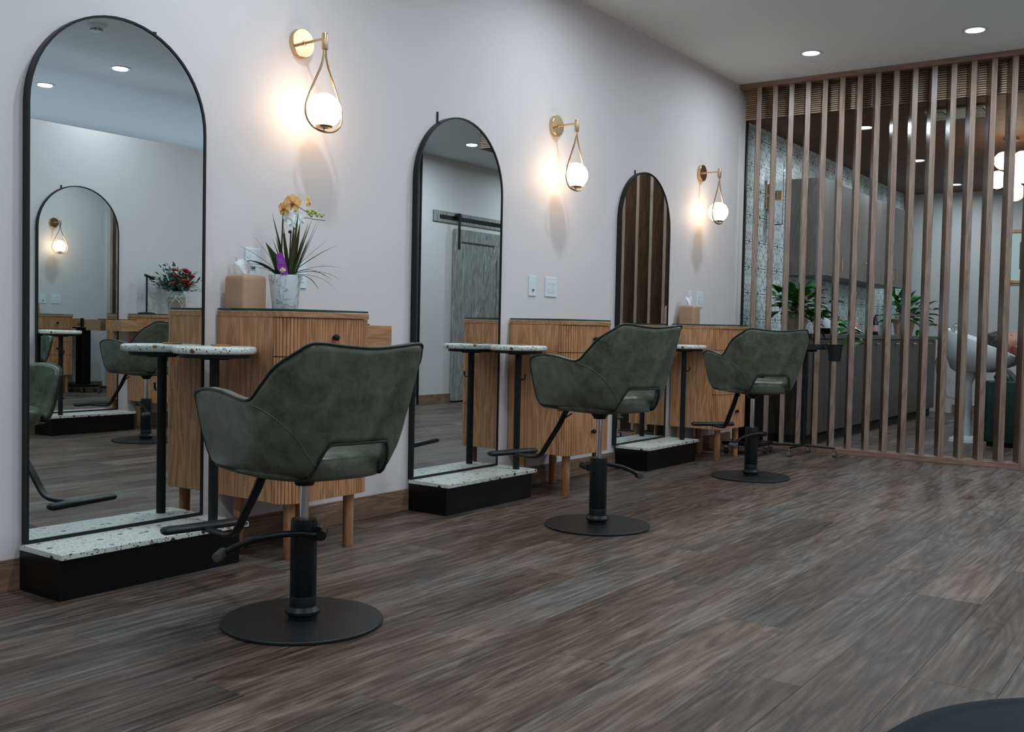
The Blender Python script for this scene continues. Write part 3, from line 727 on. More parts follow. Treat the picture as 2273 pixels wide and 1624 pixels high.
# ------------------------------------------------------------------ tissue boxes
def tissue_box(label, loc, rz=0):
    t = thing('tissue_box', label, 'tissue box', loc, rz); h_ = .064
    mb = MB(); P_ = rrect(-h_, h_, -h_, h_, .014, 4); n = len(P_); vs = []; prof = [(1, 0), (1, .122), (.985, .131), (.93, .139), (.6, .146), (.25, .148)]
    for s_, z in prof: vs += [(x*s_, y*s_, z) for x, y in P_]
    fs = [(j*n+i, j*n+(i+1) % n, (j+1)*n+(i+1) % n, (j+1)*n+i) for j in range(len(prof)-1) for i in range(n)]+[tuple(range(n))[::-1], tuple((len(prof)-1)*n+i for i in range(n))]
    mb.add(vs, fs).build('cover', Mt['kraft'], t, smooth=40)
    mb = MB(); n = 42; vs = []
    for j_, (z, w_, pl) in enumerate(((.143, .006, .1), (.156, .017, .35), (.176, .027, .55), (.196, .033, .6), (.210, .036, .55))):
        for i in range(n):
            a = 2*PI*i/n; q = w_*(1+pl*math.sin(5*a+.5*j_)*.6+pl*.25*math.sin(9*a+1)); vs.append((q*math.cos(a)*.55-.004*j_, q*math.sin(a), z+(.010*math.sin(2*a+.7)+.007*math.sin(5*a))*(j_/4)))
    fs = [(j_*n+i, j_*n+(i+1) % n, (j_+1)*n+(i+1) % n, (j_+1)*n+i) for j_ in range(4) for i in range(n)]
    mb.add(vs, fs).build('tissue', Mt['tissue'], t, smooth=60)
    return t
tissue_box('tan cube tissue box beside the orchid pot on the nearest cabinet', (.090, 2.925, 1.0467))
tissue_box('tan cube tissue box on the farthest cabinet', (.095, 7.345, 1.0467))

# ------------------------------------------------------------------ orchid pot
pot = thing('orchid_planter', 'white marble pot with yellow and white orchids and spiky dracaena', 'plant', (.200, 3.050, 1.0467))
MB().lathe([(0, 0), (.053, 0), (.055, .003), (.0715, .148), (.0715, .150), (.068, .150), (.066, .138), (0, .138)], 40).build('pot', Mt['marble'], pot)
MB().lathe([(0, .130), (.066, .130), (.064, .139), (0, .141)], 20).build('soil', Mt['soil'], pot)
# screen-right along the view plane is about (0.82, 0.57), so right/left below are in that direction
def sr(a, b, z): return (.79*a-.61*b*0+.61*b, .61*a-.79*b, z)   # a = to the right, b = towards the camera
mb = MB(); rr = random.Random(5)
for k in range(26):
    a = rr.uniform(-.45, .55); mb.leaf(sr(.02+a*.04, rr.uniform(-.02, .03), .14), sr(a*.75, rr.uniform(-.3, .3), 1), rr.uniform(.16, .29), rr.uniform(.010, .017), .12, n=6, tip=1.1)
for a, b, z, ln, dr in ((1, .2, .75, .26, .3), (1, -.3, .45, .25, .7), (1, .3, .25, .26, .9), (1, 0, .10, .24, 1.2), (1, .5, .4, .22, 1.2), (-1, .2, .85, .24, .4), (-1, 0, .35, .24, .5),
                        (-1, .4, .6, .20, 1.0), (1, -.2, 1.1, .24, .2), (-.7, .1, 1.0, .22, .2), (.9, .6, .1, .20, 1.3), (.8, -.5, .3, .22, 1.0)):
    mb.leaf(sr(.015*a, 0, .15), sr(a, b, z), ln, .014, dr, n=8, tip=1.1)
mb.build('dracaena_blades', Mt['dracaena'], pot, smooth=60)
for d_, ln, w_, dr in ((sr(-.9, .3, .75), .17, .050, .7), (sr(-.32, .35, 1), .17, .062, .35), (sr(-.15, .4, 1), .12, .05, .3), (sr(.6, -.3, .7), .10, .04, .6), (sr(-.5, .3, .5), .10, .04, .8)):
    MB().leaf(sr(-.02, 0, .138), d_, ln, w_, dr, n=8, fold=.25, tip=1.5).build('orchid_leaf', Mt['orchid_leaf'], pot, smooth=60)
def flower(c, r, mat, facing, parent, lip=True):
    f = Vector(facing).normalized(); a = f.orthogonal().normalized(); a = (Vector((0, 0, 1))-f*f.z).normalized(); b = f.cross(a); mb = MB(); c = Vector(c)
    for k in range(5):
        an = 2*PI*k/5; d = a*math.cos(an)+b*math.sin(an); s_ = -a*math.sin(an)+b*math.cos(an); wd = r*(.55 if k in (1, 4) else .36)
        vs = [c, c+d*r*.35+s_*wd*.8+f*.004, c+d*r*.75+s_*wd, c+d*r+f*-.002, c+d*r*.75-s_*wd, c+d*r*.35-s_*wd*.8+f*.004]
        mb.add(vs, [(0, 1, 2, 3), (0, 3, 4, 5)])
    o = mb.build('blossom', mat, parent, smooth=70)
    if lip: MB().sphere(c+f*.008-a*r*.12, r*.20, 10, 7, (1, 1, 1.3)).build('flower_lip', Mt['lip'], o)
    return o
cf = sr(0, 1, 0)
MB().cyl(sr(-.022, 0, .13), sr(-.012, 0, .418), .0035, 8).sphere(sr(-.018, 0, .420), .009, 10, 7).build('stake', Mt['stem'], pot)
MB().cyl(sr(.014, 0, .13), sr(.022, 0, .335), .0030, 8).cyl(sr(.022, .005, .13), sr(.034, 0, .33), .0022, 8).sphere(sr(.018, 0, .338), .008, 10, 7).build('stake', Mt['stem'], pot)
MB().tube(crom([sr(-.012, 0, .40), sr(.0, 0, .445), sr(.03, 0, .46), sr(.065, 0, .440), sr(.10, 0, .420), sr(.13, 0, .418), sr(.165, 0, .415)], 24), .0016, 6).tube(crom([sr(.03, 0, .33), sr(.05, 0, .375), sr(.08, 0, .40), sr(.12, 0, .395), sr(.17, 0, .39)], 20), .0014, 6).build('flower_stem', Mt['stem'], pot)
flower(sr(-.004, .02, .437), .032, Mt['yel'], sr(-.3, 1, 0), pot); flower(sr(.032, .02, .462), .040, Mt['yel'], sr(.1, 1, .05), pot)
flower(sr(.098, .01, .468), .026, Mt['yel'], sr(1, .4, 0), pot, False)
flower(sr(.012, .02, .398), .026, Mt['whp'], sr(-.3, 1, 0), pot, False); flower(sr(.038, .025, .376), .028, Mt['whp'], sr(.1, 1, .1), pot, False)
flower(sr(.052, .01, .408), .022, Mt['whp'], sr(.4, 1, 0), pot, False); flower(sr(.065, .01, .388), .020, Mt['whp'], sr(.2, 1, 0), pot, False)
for a, z in ((.050, .445), (.094, .430), (.106, .423), (.115, .432), (.100, .418), (.128, .425), (.110, .410), (.135, .412), (.155, .410), (.042, .425)):
    MB().sphere(sr(a, .004, z), .0075, 8, 6).build('bud', Mt['bud'], pot)
tg = MB().add([sr(-0.028, 0.067, 0.236), sr(-0.004, 0.067, 0.242), sr(0.012, 0.070, 0.209), sr(0.026, 0.074, 0.152), sr(-0.002, 0.074, 0.146), sr(-0.022, 0.070, 0.174), sr(-0.028, 0.065, 0.236), sr(-0.004, 0.065, 0.242), sr(0.012, 0.068, 0.209), sr(0.026, 0.072, 0.152), sr(-0.002, 0.072, 0.146), sr(-0.022, 0.068, 0.174)],
    [(0, 5, 4, 3, 2, 1), (6, 7, 8, 9, 10, 11)]+[(i, (i+1) % 6, (i+1) % 6+6, i+6) for i in range(6)]).build('plant_tag', Mt['purple'], pot, smooth=0)
mb = MB()
for q in range(5): mb.box(-.010, .010, -.0004, .0004, -.0009, .0009); mb.v[-8:] = [tuple(Vector(sr(x-.010+q*.0015, .0712+y, .212-q*.0045+z))) for x, y, z in mb.v[-8:]]
mb.build('small_print', Mt['lilac'], tg, smooth=0)
flower(sr(.003, .0765, .167), .013, Mt['cream'], sr(0, 1, 0), tg, False).name = 'flower_print'

# ------------------------------------------------------------------ things on the opposite cabinet
vs_ = thing('flower_vase', 'carved tan and white vase of red roses and eucalyptus, seen in the nearest mirror', 'vase', (WR-.22, 5.99, 1.0467))
MB().lathe([(0, 0), (.070, 0), (.078, .006), (.080, .165), (.072, .185), (.056, .205), (.060, .218), (.052, .218), (.050, .20), (0, .19)], 40).build('vase_body', Mt['vase'], vs_)
rr = random.Random(11); mb = MB(); st = MB()
for k in range(130):
    a = rr.uniform(0, 2*PI); el = rr.uniform(-.05, 1.25); ln = rr.uniform(.10, .25)*(1.15 if el < .5 else 1); d = Vector((math.cos(a)*math.cos(el), math.sin(a)*math.cos(el), math.sin(el)))
    if d.x*ln > .13: ln = .13/d.x
    base = Vector((0, 0, .215)); tip = base+d*ln+Vector((0, 0, .02)); st.tube([base, base+d*ln*.5+Vector((0, 0, .02)), tip], .0012, 4)
    for q in range(4):
        p = base+(tip-base)*(.45+.18*q); mb.leaf(p, d+Vector((rr.uniform(-1, 1), rr.uniform(-1, 1), rr.uniform(-.6, .6))), rr.uniform(.035, .06), rr.uniform(.022, .036), .4, n=4)
mb.build('eucalyptus_foliage', Mt['euca'], vs_, smooth=60)['kind'] = 'stuff'; st.build('stems', Mt['stem'], vs_)
for k in range(17):
    a = rr.uniform(0, 2*PI); q = rr.uniform(.02, .10); z = .27+rr.uniform(0, .22)*(1-q*4); c_ = Vector((math.cos(a)*q-.09, math.sin(a)*q, z)); mb = MB()
    for j in range(9):
        b_ = 2.4*j; rad = .007+.0024*j; d = Vector((math.cos(b_)*rad, math.sin(b_)*rad, -.0008*j)); mb.sphere(c_+d, .014, 8, 6, (1, 1, .8))
    mb.build('rose', Mt['redp'], vs_, smooth=60)
ph = thing('phone_stand', 'black upright phone stand on the opposite cabinet, seen in the nearest mirror', 'stand', (WR-.17, 5.70, 1.0467))
MB().lathe([(0, 0), (.075, 0), (.075, .010), (.03, .016), (0, .016)], 32).build('base', Mt['matte'], ph)
MB().cyl((0, 0, .01), (0, 0, .345), .0085, 12).build('post', Mt['black'], ph)
MB().tube([(0, -.02, .355), (0, .015, .345), (0, .06, .330)], .013, 10).box(-.012, .012, .035, .075, .315, .340).build('clamp_arm', Mt['black'], ph)

# ------------------------------------------------------------------ barn door on the opposite wall
bd = thing('barn_door', 'weathered grey wood barn door on a black rail, seen in the middle mirror', 'door', (WR-.055, 10.37, 0), 0)
for k in range(8):
    MB().box(-.0, .035, .0, .126, .02, 2.26).build('plank', Mt['barn'], bd, smooth=0, loc=(.0, .005+k*.131, 0))
for z0, z1 in ((2.10, 2.26), (.02, .20)): MB().box(-.018, 0, 0, 1.05, z0, z1).build('cross_board', Mt['barn'], bd, smooth=0, bevel=.002)
for y0 in (0, .93): MB().box(-.018, 0, y0, y0+.12, .20, 2.10).build('side_board', Mt['barn'], bd, smooth=0, bevel=.002)
o = MB().box(-.017, 0, -.06, .06, -1.02, 1.02).build('diagonal_board', Mt['barn'], bd, smooth=0, loc=(0, .525, 1.15)); o.rotation_euler = (R_(-23), 0, 0)
MB().box(-.018, -.026, .05, .09, 2.00, 2.46).cyl((-.02, .07, 2.42), (.03, .07, 2.42), .045, 20).build('hanger', Mt['black'], bd)
rl = thing('door_rail', 'black sliding rail on a grey board above the barn door', 'rail', (WR-.02, 9.98, 0))
MB().box(-.0, .019, 0, 2.3, 2.33, 2.47).build('backing_board', Mt['barn'], rl, smooth=0, bevel=.002)
MB().box(-.012, -.002, .12, 2.2, 2.375, 2.42).build('track', Mt['black'], rl, smooth=0)

# ------------------------------------------------------------------ downlights
def downlight(label, loc, power=DL_POWER):
    t = thing('recessed_downlight', label, 'ceiling light', loc)
    MB().lathe([(.062, -.001), (.086, -.001), (.088, -.004), (.084, -.007), (.064, -.005), (.062, -.001)], 36).build('trim_ring', Mt['white'], t)
    MB().lathe([(0, -.0015), (.063, -.0015), (.063, -.0035), (0, -.0035)], 32).build('led_panel', Mt['led'], t)
    l = area('lamp', (0, 0, -.012), .12, power, DL_COL, shape='DISK', spread=175); l.parent = t
    return t
labs = {(0, 3): 'recessed ceiling light on the white ceiling, left one of the two near the slatted divider', (1, 3): 'recessed ceiling light at the top right, right one of the two near the slatted divider'}
for i, x in enumerate((.86, 2.03, 3.20, 4.37, 5.54)):
    for j, y in enumerate((.34, 2.80, 5.24, 7.755)):
        if i == 4 and j != 2: continue
        lab = labs.get((i, j), 'recessed ceiling light %s, %s' % (('nearest the mirror wall', 'second row from the mirror wall', 'middle row of the ceiling', 'near the opposite wall', 'beyond the opposite wall')[i], ('above the camera', 'level with the nearest chair', 'between the second and third chairs', 'near the divider')[j]))
        downlight(lab, (x, y, CE), DL_POWER*(1, 1, 1, .6, .4)[i])
for k, (x, y) in enumerate(((.81, 9.375), (.79, 11.39), (.76, 13.38), (2.2, 9.4), (2.2, 13.38))):
    downlight('recessed light in the wood ceiling, %s' % ('nearest behind the slats', 'second from the slats', 'farthest, by the end wall', 'right of the air vent, behind the slats', 'far right by the end wall')[k], (x, y, CW), 10)
for k, (x, y) in enumerate(((3.9, 9.6), (3.9, 11.8), (6.6, -.5), (7.0, 10.0))):  # extra lamps, added to brighten the passage wall and the outer ceiling
    downlight('added unseen ceiling light %s' % ('over the passage to the barn door, nearer one', 'over the passage to the barn door, farther one', 'in the room behind the opposite wall, nearer one', 'in the room behind the opposite wall, farther one')[k], (x, y, CE), DL_POWER*1.6)
sd = thing('smoke_detector', 'round white smoke detector on the ceiling, seen at the top of the nearest mirror', 'smoke detector', (3.39, 4.39, CE))
MB().lathe([(0, -.001), (.062, -.001), (.062, -.022), (.05, -.030), (0, -.030)], 32).build('housing', Mt['white'], sd)
MB().lathe([(0, -.031), (.042, -.031), (.042, -.040), (.034, -.048), (0, -.050)], 32).build('sensor_dome', Mt['white'], sd)
for k in range(8): a = k*PI/4; MB().box(.0405, .0435, -.010, .010, -.039, -.033).build('vent_slot', Mt['void'], sd).rotation_euler = (0, 0, a)
# air vent in the wood ceiling
av = thing('air_conditioning_cassette', 'white rectangular air vent panel in the wood ceiling behind the slats', 'air vent', (1.665, 9.09, CW))
MB().box(-.23, .23, -.20, .20, -.020, -.002).build('panel', Mt['grille'], av, smooth=0, bevel=.004)
for sx in (-1, 1):
    MB().box(sx*.155-.062, sx*.155+.062, -.17, .17, -.0215, -.0200).build('grille_recess', Mt['void'], av, smooth=0)
    mb = MB()
    for k in range(8): mb.box(sx*.155-.056+k*.0145, sx*.155-.056+k*.0145+.007, -.165, .165, -.026, -.0215)
    mb.box(sx*.155-.06, sx*.155+.06, -.008, .008, -.027, -.021); mb.build('grille', Mt['grille'], av, smooth=0)

# ------------------------------------------------------------------ kitchen run behind the slats
def upper(label, y0, y1, hy):
    t = thing('upper_cabinet', label, 'cabinet', (0, y0, 0), 0, 'upper cabinets on the tiled wall'); d = y1-y0
    MB().box(.001, .33, .001, d-.001, 1.56, 2.49).build('carcass', Mt['grey_cab'], t, smooth=0)
    o = MB().box(.332, .350, .003, d-.003, 1.562, 2.488).build('cupboard_door', Mt['grey_cab'], t, smooth=0, bevel=.0015)
    MB().tube([(.350, hy, 1.63), (.378, hy, 1.63), (.378, hy, 1.76), (.350, hy, 1.76)], .006, 6).build('handle', Mt['brass'], o)
ys = [9.68, 10.19, 10.70, 11.21, 11.72, 12.23, 12.74]
for k in range(6): upper(('nearest', 'second', 'third', 'fourth', 'fifth', 'farthest')[k]+' grey upper cabinet on the tiled wall behind the slats', ys[k], ys[k+1], .06 if k % 2 else .45)
def lower(label, y0, y1):
    t = thing('base_cabinet', label, 'cabinet', (0, y0, 0), 0, 'base cabinets under the dark counter'); d = y1-y0
    MB().box(.001, .575, .001, d-.001, .10, .950).build('carcass', Mt['grey_dark'], t, smooth=0)
    MB().box(.001, .545, .001, d-.001, 0, .0999).build('toe_kick', Mt['void'], t, smooth=0)
    for s_ in (0, 1):
        a, b = (.003, d/2-.0015) if s_ == 0 else (d/2+.0015, d-.003)
        o = MB().box(.577, .595, a, b, .105, .945).build('cupboard_door', Mt['grey_dark'], t, smooth=0, bevel=.0015)
        yk = d/2+(-.035 if s_ == 0 else .035); MB().tube([(.595, yk, .900), (.610, yk, .900), (.614, yk, .900), (.626, yk, .900)], [.005, .005, .013, .012], 12).build('knob', Mt['brass'], o)
yl = [8.70, 9.62, 10.38, 11.14, 11.90, 12.64, 13.40]
for k in range(6): lower(('nearest', 'second', 'third', 'fourth', 'fifth', 'farthest')[k]+' dark base cabinet with brass knobs, under the counter behind the slats', yl[k], yl[k+1])
tag(MB().box(.001, .62, 8.69, 13.42, .951, .993).build('worktop', Mt['counter'], smooth=0, bevel=.002), 'long dark grey worktop over the base cabinets behind the slats', 'worktop')
# wall lamp on the tiles
wl = thing('tube_wall_lamp', 'brass wall lamp with clear glass tubes on the star-pattern tiles', 'wall lamp', (0, 9.16, 0))
MB().box(.001, .018, -.055, .055, 2.14, 2.40).build('wall_plate', Mt['brass'], wl, smooth=0, bevel=.002)
MB().box(.018, .09, -.012, .012, 2.26, 2.285).lathe([(0, 2.225), (.034, 2.225), (.034, 2.31), (0, 2.31)], 24, (.11, 0, 0)).build('socket_band', Mt['brass'], wl)
MB().lathe([(.040, 2.0), (.043, 2.0), (.043, 2.55), (.040, 2.55), (.040, 2.0)], 28, (.11, 0, 0)).build('glass_tube', Mt['clear'], wl)

def pothos(label, loc, pot_prof, n, spread, trails, seed, mat='basket', zt=.2):
    t = thing('potted_pothos', label, 'plant', loc); rr = random.Random(seed)
    MB().lathe(pot_prof, 32).build('pot', Mt[mat], t); k_ = 0
    st = MB(); groups = MB()
    for k in range(n):
        a = rr.uniform(0, 2*PI); el = rr.uniform(-.1, 1.2); ln = rr.uniform(.08, spread); d = Vector((math.cos(a)*math.cos(el)+.15, math.sin(a)*math.cos(el), math.sin(el)))
        b = Vector((rr.uniform(-.03, .03), rr.uniform(-.03, .03), zt)); p = b+d*ln; st.tube([b, b+d*ln*.5+Vector((0, 0, .03)), p], .002, 5)
        mb = MB().leaf(p, d+Vector((rr.uniform(-.5, .5), rr.uniform(-.5, .5), -.1)), rr.uniform(.10, .15), rr.uniform(.075, .105), .9, n=6, fold=.3, tip=2.2)
        if k < 70: mb.build('leaf', Mt['pothos'], t, smooth=70)
    for (pts, m_) in trails:
        P_ = crom(pts, 20); st.tube(P_, .002, 5)
        for q in range(m_):
            p = Vector(P_[int((q+.5)/m_*19)]); MB().leaf(p, (rr.uniform(-1, 1)+.4, rr.uniform(-1, .4), rr.uniform(-.7, .2)), rr.uniform(.09, .13), rr.uniform(.065, .095), .9, n=6, fold=.3, tip=2.2).build('leaf', Mt['pothos'], t, smooth=70)
    st.build('stems', Mt['stem'], t)
    return t
rib = [(0, 0), (.085, 0)]+[(.09+.025*math.sin(i/15*2.6)+(.003 if i % 2 else 0), .005+.19*i/15) for i in range(16)]+[(.085, .19), (0, .18)]
pothos('trailing green pothos in a ribbed beige pot at the near end of the worktop', (.36, 8.96, .9932), rib, 68, .27,
       [([(.1, 0, .2), (.25, .05, .16), (.40, .1, .06), (.50, .1, -.06)], 9), ([(.1, .1, .2), (.2, .35, .14), (.33, .55, .02), (.48, .62, -.12)], 9), ([(.05, -.1, .2), (.2, -.16, .12), (.3, -.16, .02)], 5), ([(.1, .1, .2), (.15, .45, .22), (.22, .75, .12), (.3, .85, .04)], 10)], 21)
pothos('bushy green pothos in a tan wooden planter at the far end of the worktop', (.30, 13.0, .9932), [(0, 0), (.10, 0), (.13, .15), (.13, .2), (.12, .2), (.11, .15), (0, .15)], 68, .34,
       [([(.1, 0, .2), (.3, .1, .16), (.45, .2, .06)], 7), ([(.1, -.1, .2), (.25, -.3, .12), (.30, -.4, .02)], 6), ([(.1, .1, .2), (.5, .2, .1), (.62, .3, .16)], 4)], 22, 'frame_oak')

def bottle(name, label, loc, prof, mat, extra=None, cat='bottle'):
    t = thing(name, label, cat, loc); MB().lathe(prof, 24).build('bottle_body', mat, t)
    if extra: extra(t)
    return t
def pump(z, mat):
    def f(t): MB().cyl((0, 0, z), (0, 0, z+.03), .006, 10).tube([(0, 0, z+.028), (.018, 0, z+.034), (.038, 0, z+.028)], .006, 8).lathe([(0, z-.002), (.018, z-.002), (.018, z+.012), (0, z+.012)], 16).build('pump_head', mat, t)
    return f
bottle('pump_bottle', 'white pump bottle on the worktop behind the slats', (.33, 9.98, .9932), [(0, 0), (.040, 0), (.042, .004), (.042, .135), (.03, .16), (.016, .17), (0, .17)], Mt['ceramic'], pump(.17, Mt['ceramic']))
bottle('pump_bottle', 'pink pump bottle with white top on the worktop', (.34, 10.85, .9932), [(0, 0), (.036, 0), (.038, .004), (.038, .10), (.028, .13), (.015, .14), (0, .14)], Mt['pink'], pump(.14, Mt['ceramic']))
def lab_(t): MB().lathe([(.0362, .04), (.0365, .04), (.0365, .11), (.0362, .11)], 24).build('paper_label', Mt['label'], t); pump(.19, Mt['amber'])(t)
bottle('pump_bottle', 'dark bottle with pink and white label, nearer of the two dark bottles', (.34, 11.62, .9932), [(0, 0), (.034, 0), (.036, .004), (.036, .14), (.02, .17), (.014, .19), (0, .19)], Mt['amber'], lab_)
bottle('pump_bottle', 'plain dark bottle behind the labelled dark bottle', (.24, 11.72, .9932), [(0, 0), (.034, 0), (.036, .004), (.036, .14), (.02, .17), (.014, .19), (0, .19)], Mt['amber'], pump(.19, Mt['amber']))
t = thing('wooden_bowl', 'dark brown shallow bowl on the worktop behind the slats', 'bowl', (.42, 9.74, .9932))
MB().lathe([(0, 0), (.06, 0), (.10, .02), (.135, .055), (.130, .055), (.095, .025), (0, .012)], 32, sy=1.3).build('bowl_body', Mt['brownd'], t)
t = thing('glass_cup', 'clear glass cup beside the dark bottles on the worktop', 'cup', (.34, 12.45, .9932))
MB().lathe([(0, 0), (.045, 0), (.055, .14), (.052, .14), (.042, .006), (0, .006)], 24).build('cup_body', Mt['clear'], t)

# ------------------------------------------------------------------ salon trolley
def caster(t, x, y, a=0):
    o = MB().tube([(x, y-.011, .022), (x, y-.010, .022), (x, y+.010, .022), (x, y+.011, .022)], [.016, .022, .022, .016], 18).build('caster', Mt['rubber'], t)
    MB().tube([(x-.004, y, .085), (x-.004, y, .05)], .005, 8).box(x-.018, x+.012, y-.016, y-.0125, .018, .052).box(x-.018, x+.012, y+.0125, y+.016, .018, .052).box(x-.018, x+.012, y-.016, y+.016, .048, .053).build('caster_fork', Mt['chrome'], o)
tr = thing('salon_trolley', 'black wheeled trolley tray with a hanging cup, behind the farthest chair', 'trolley', (.775, 8.10, 0))
for x, y in ((-.26, -.03), (.245, .05), (-.03, .21), (-.04, -.20)): caster(tr, x, y)
MB().tube([(-.26, -.03, .075), (0, 0, .085), (.245, .05, .075)], .009, 8).tube([(-.03, .21, .075), (0, 0, .085), (-.04, -.20, .075)], .009, 8).build('base_frame', Mt['black'], tr)
MB().cyl((0, 0, .08), (0, 0, .50), .016, 14).cyl((0, 0, .48), (0, 0, .85), .011, 12).lathe([(0, .60), (.022, .60), (.024, .62), (.022, .65), (0, .65)], 16).build('post', Mt['black'], tr)
MB().prism(rrect(-.20, .14, -.15, .15, .03), .865, .885).box(-.2, .14, -.15, -.143, .885, .905).box(-.2, .14, .143, .15, .885, .905).prism([(-.08, -.05), (.08, -.05), (.08, .05), (-.08, .05)], .845, .865, .01).build('tray', Mt['matte'], tr, smooth=30)
MB().box(.14, .30, -.012, .012, .925-.03, .905).box(.13, .145, -.012, .012, .87, .905).build('cup_bracket', Mt['black'], tr, smooth=0)
MB().lathe([(0, .775), (.045, .775), (.058, .905), (.064, .908), (.056, .908), (.043, .785), (0, .785)], 28, (.235, 0, 0)).build('cup', Mt['matte'], tr)
t2 = thing('equipment_cart', 'tall black rolling equipment cart half hidden by the farthest chair', 'trolley', (.40, 7.88, 0))
for x, y in ((-.15, .10), (.10, .12), (-.15, -.10), (.12, -.10)): caster(t2, x, y)
MB().box(-.18, .15, -.13, .15, .075, .105).build('base_frame', Mt['black'], t2, smooth=0, bevel=.004)
MB().box(-.10, .07, -.05, .07, .105, .86).build('cart_body', Mt['gloss'], t2, smooth=0, bevel=.008)
MB().box(-.14, .11, -.09, .11, .86, .88).build('tray', Mt['matte'], t2, smooth=0, bevel=.006)
MB().cyl((-.03, .0, .88), (-.03, 0, 1.0), .022, 16).build('cup', Mt['gloss'], t2)

# ------------------------------------------------------------------ pendant, picture, wash unit, person
pd = thing('globe_pendant', 'cluster pendant of glowing white globes hanging behind the slats', 'pendant lamp', (1.84, 10.5, 0))
MB().lathe([(0, 2.835), (.07, 2.835), (.07, CW-.001), (0, CW-.001)], 28).cyl((0, 0, 2.52), (0, 0, 2.84), .007, 8).build('ceiling_stem', Mt['brass'], pd)
mb = MB(); gl = [(-.06, 0, 2.655), (.10, -.03, 2.645), (-.10, -.03, 2.475), (.035, -.06, 2.470), (.13, .04, 2.52), (.05, 0, 2.355), (.02, .09, 2.56)]
for p in gl: mb.cyl((0, 0, 2.54), p, .006, 6)
mb.build('arms', Mt['brass'], pd)
for p in gl: MB().sphere(p, .084, 24, 16).build('globe', Mt['globe2'], pd)
pf = thing('framed_picture', 'oak framed print on the end wall behind the slats', 'picture', (1.47, YE-.001, 2.02))
for a in ((-.26, .26, -.335, -.30), (-.26, .26, .30, .335)): MB().box(a[0], a[1], -.025, 0, a[2], a[3]).build('frame_bar', Mt['frame_oak'], pf, smooth=0, bevel=.002)
for a in ((-.26, -.225, -.30, .30), (.225, .26, -.30, .30)): MB().box(a[0], a[1], -.025, 0, a[2], a[3]).build('frame_bar', Mt['frame_oak'], pf, smooth=0, bevel=.002)
MB().box(-.225, .225, -.010, -.002, -.30, .30).build('mount', Mt['paper'], pf, smooth=0)
mb = MB()
for x, z0, z1 in ((-.08, -.16, .18), (-.02, -.2, .2), (.05, -.15, .12), (.11, -.2, .16)): mb.box(x, x+.03, -.0115, -.0102, z0, z1)
mb.build('print', Mt['ink'], pf, smooth=0)

WY = 10.35
bs = thing('shampoo_basin', 'white ceramic shampoo bowl on its stand behind the slats', 'basin', (1.62, WY, 0))
# bowl: lofted rings, raised rear rim to the left, neck dip to the right
n = 40; vs = []
def ring(rx, ry, z, tilt, cx=0, dip=0):
    out = []
    for i in range(n):
        a = 2*PI*i/n; x = rx*math.cos(a); d = dip*max(0, math.cos(a))**6; out.append((cx+x, ry*math.sin(a), z-tilt*(x+.25)-d))
    return out
rings = [ring(.10, .10, .66, .0, -.06), ring(.19, .16, .70, .08, -.02), ring(.28, .23, .84, .22, .02, .01), ring(.36, .27, 1.035, .36, .07, .05), ring(.355, .265, 1.045, .36, .07, .05), ring(.325, .24, 1.03, .36, .07, .05), ring(.22, .17, .88, .2, .02, .0), ring(.08, .08, .80, .1, -.02)]
for r_ in rings: vs += r_
k = len(rings); fs = [(j*n+i, j*n+(i+1) % n, (j+1)*n+(i+1) % n, (j+1)*n+i) for j in range(k-1) for i in range(n)]+[tuple(range(n))[::-1], tuple((k-1)*n+i for i in range(n))]
MB().add(vs, fs).build('bowl', Mt['ceramic'], bs, smooth=60)
MB().lathe([(0, 0), (.15, 0), (.14, .03), (.06, .06), (.05, .55), (.10, .67), (0, .68)], 28, (-.06, 0, 0)).build('pedestal', Mt['ceramic'], bs)
MB().tube([(-.20, .05, 1.03), (-.20, .05, 1.10), (-.14, .03, 1.13), (-.08, .02, 1.10)], .012, 10).cyl((-.20, -.06, 1.03), (-.20, -.06, 1.075), .014, 12).tube([(-.27, -.05, .90), (-.33, -.06, .75), (-.30, -.06, .55), (-.22, -.05, .42), (-.14, -.04, .40)], .008, 8).build('tap_and_hose', Mt['chrome'], bs)
wc = thing('wash_chair', 'dark green upholstered reclining wash chair behind the slats', 'chair', (2.16, WY-.02, 0))
MB().prism(rrect(-.40, .62, -.30, -.17, .05), .04, .60, .02).build('armrest', Mt['dleather'], wc, smooth=50, bevel=.02, segs=3)
MB().prism(rrect(-.40, .62, .17, .30, .05), .04, .60, .02).build('armrest', Mt['dleather'], wc, smooth=50, bevel=.02, segs=3)
MB().box(-.20, .62, -.17, .17, .10, .44).build('seat', Mt['dleather'], wc, smooth=0, bevel=.03, segs=3)
mb = MB().box(-.06, .06, -.17, .17, 0, .34); o = mb.build('backrest', Mt['dleather'], wc, smooth=0, bevel=.03, segs=3, loc=(-.08, 0, .42)); o.rotation_euler = (0, R_(-42), 0)
MB().box(.62, 1.15, -.20, .20, .36, .44).build('leg_rest', Mt['dleather'], wc, smooth=0, bevel=.025, segs=3)
MB().box(-.36, .58, -.26, .26, 0, .05).build('base', Mt['black'], wc, smooth=0)

